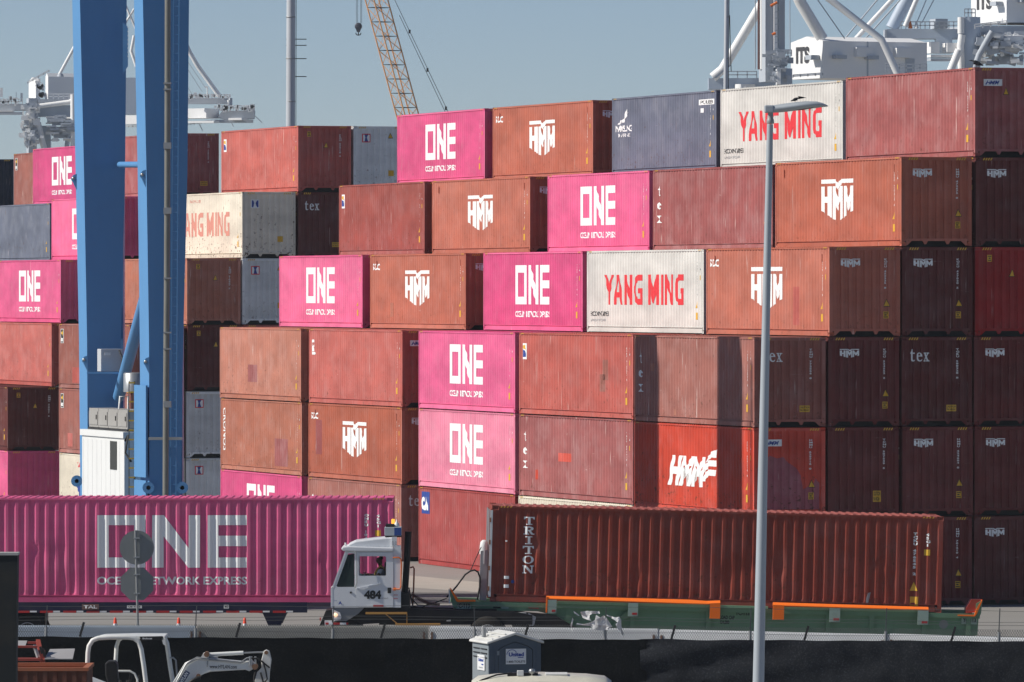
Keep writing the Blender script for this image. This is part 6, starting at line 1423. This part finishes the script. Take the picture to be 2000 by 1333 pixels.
MB().add([Vector(q) for q in ((-.5 * hw, -.012, ht * .45), (.4 * hw, -.012, ht * .45), (.4 * hw, -.0, ht * .80), (-.5 * hw, -.0, ht * .80))], [(0, 1, 2, 3)]).build('rear_window', base_mat('window_blue', (.05, .09, .14), .08), ve)
MB().box((-.46 * hw, .3, ht - .03), (-.05 * hw, .6, ht + .035)).build('roof_rack', BLK, ve); MB().box((-.33 * hw, .25, ht - .02), (-.24 * hw, .33, ht + .085)).build('roof_box', WHT, ve, bevel=.01)
MB().lathe([(.0, .11), (.05, .10), (.065, .06), (.05, .02), (.012, 0), (.012, -.05)], (-.13 * hw, .3, ht + .01), 16).build('beacon', STEEL, ve); MB().box((.05 * hw, .3, ht - .02), (.35 * hw, .9, ht + .02)).build('roof_hatch', PTR, ve, bevel=.01)
MB().tube([Vector((-.95 * hw, .1, ht * .9)), Vector((-.8 * hw, .15, ht * .955)), Vector((-.6 * hw, .3, ht + .0)), Vector((-.4 * hw, .4, ht + .03))], .018, 6).build('cable', DRK, ve)
for x in (-.7, .7):
    for y in (.25, 1.45): wheel(ve, (0, 0, 0), .36, .24).location = Vector((x * hw, y, .36))
# ------------------------------------------------------------------ dark pile at the left edge
zq = 100; P = W(-20, 1085, zq); Q = W(34, 1085, zq); pl_ = thing('timber_pile', 'dark square timber pile with pale cap at the left photo edge', 'pile', Vector((P.x, zq, .7)))
PIL = dirty('dark_timber', (.020, .024, .025), .8, .5, 1.5)
m = MB(); m.add([Vector(q) for q in ((0, 0, 0), (Q.x - P.x - .07, 0, 0), (Q.x - P.x - .07, .35, 0), (0, .35, 0), (0, 0, P.z - .7), (Q.x - P.x, 0, P.z - .7), (Q.x - P.x, .35, P.z - .7), (0, .35, P.z - .7))], [(0, 1, 2, 3), (4, 5, 6, 7), (0, 1, 5, 4), (1, 2, 6, 5), (2, 3, 7, 6), (3, 0, 4, 7)]); m.build('pile_shaft', PIL, pl_)
MB().box((-.01, -.015, P.z - .7), (Q.x - P.x + .01, .36, P.z - .665)).build('pile_cap', dirty('cap_grey', (.42, .42, .41), .7), pl_)
# ------------------------------------------------------------------ rusty skip and steel frames
zk = 148; sk = thing('waste_skip', 'rusty orange open-top skip left of the mini excavator', 'skip', Vector((W(20, YH, zk).x, zk, .7)))
SKO = dirty('skip_orange', (.36, .12, .06), .7, .5, 2.2); SKB = dirty('skip_brown', (.13, .045, .028), .75, .5, 2)
k0 = sk.location; A = W(-40, 1309, zk) - k0; B = W(170, 1309, zk) - k0
MB().box((A.x, 0, 0), (B.x, .06, A.z)).build('skip_wall', SKB, sk); MB().box((A.x, 1.9, 0), (B.x, 1.96, A.z)).build('skip_wall', SKO, sk); MB().box((B.x - .06, .06, 0), (B.x, 1.9, A.z)).build('skip_wall', SKB, sk); MB().box((A.x, .06, 0), (A.x + .06, 1.9, A.z)).build('skip_wall', SKB, sk); MB().box((A.x, .06, 0), (B.x, 1.9, .08)).build('skip_floor', SKB, sk)
MB().box((A.x, .06, A.z - .12), (B.x - .06, 1.9, A.z - .06)).build('skip_load', dirty('rubble_brown', (.40, .22, .14), .9, .4, 3), sk)
MB().box((A.x, -.05, A.z - .02), (B.x + .03, .08, A.z + .05)).build('rim', SKO, sk); MB().box((B.x - .09, .08, A.z - .02), (B.x + .03, 1.9, A.z + .05)).build('rim', SKO, sk); MB().box((A.x, 1.87, A.z - .02), (B.x + .03, 1.98, A.z + .05)).build('rim', SKO, sk)
for i in range(11): x = A.x + .1 + i * .2; MB().box((x, -.035, .05), (x + .09, -.001, A.z - .03)).build('wall_rib', SKB, sk)
fr = thing('steel_frame', 'red oxide steel frame with loose grey sheets stacked behind the skip', 'frame', Vector((W(60, YH, 154).x, 154, .7)))
f0 = fr.location; RDX = dirty('red_oxide', (.30, .055, .04), .6, .35, 2)
def fp(x, y, d=0): return W(x, y, 154) - f0 + Vector((0, d, 0))
for (x0, y0, x1, y1, d0, d1) in ((10, 1262, 72, 1266, 0, .2), (10, 1285, 82, 1290, -.3, 0), (50, 1257, 72, 1261, .6, .8), (10, 1340, 90, 1346, 0, .3)): MB().box(fp(x0, y0, d0), fp(x1, y1, d1)).build('frame_bar', RDX, fr)
MB().bar(fp(70, 1256, .7), fp(84, 1292, -.2), .09).build('frame_bar', RDX, fr); MB().bar(fp(84, 1270, -.1), fp(84, 1450, -.1), .1).build('frame_post', RDX, fr); MB().bar(fp(20, 1262, .1), fp(20, 1450, .1), .1).build('frame_post', RDX, fr); MB().bar(fp(66, 1262, .1), fp(76, 1285, -.1), .06).build('frame_bar', STEEL, fr)
MB().add([fp(88, 1286, -.2), fp(143, 1286, -.2), fp(139, 1273, 1.3), fp(90, 1274, 1.3)] + [fp(88, 1287.5, -.2), fp(143, 1287.5, -.2), fp(139, 1274.5, 1.3), fp(90, 1275.5, 1.3)], [(0, 1, 2, 3), (4, 5, 6, 7), (0, 1, 5, 4), (1, 2, 6, 5), (2, 3, 7, 6), (3, 0, 4, 7)]).build('loose_sheet', dirty('sheet_grey', (.36, .35, .35), .6, .2), fr)
MB().add([fp(10, 1263, .2), fp(48, 1263, .2), fp(47, 1256, 1.0), fp(10, 1256, 1.0)] + [fp(10, 1264, .2), fp(48, 1264, .2), fp(47, 1257, 1.0), fp(10, 1257, 1.0)], [(0, 1, 2, 3), (4, 5, 6, 7), (0, 1, 5, 4), (1, 2, 6, 5), (2, 3, 7, 6), (3, 0, 4, 7)]).build('loose_sheet', dirty('sheet_grey', (.36, .35, .35), .6, .2), fr)
for (a, b) in (((85, 1266), (89, 1282)), ((80, 1262), (84, 1276))): MB().bar(fp(a[0], a[1], -.25), fp(b[0], b[1], -.25), .05).build('clamp', DRK, fr)
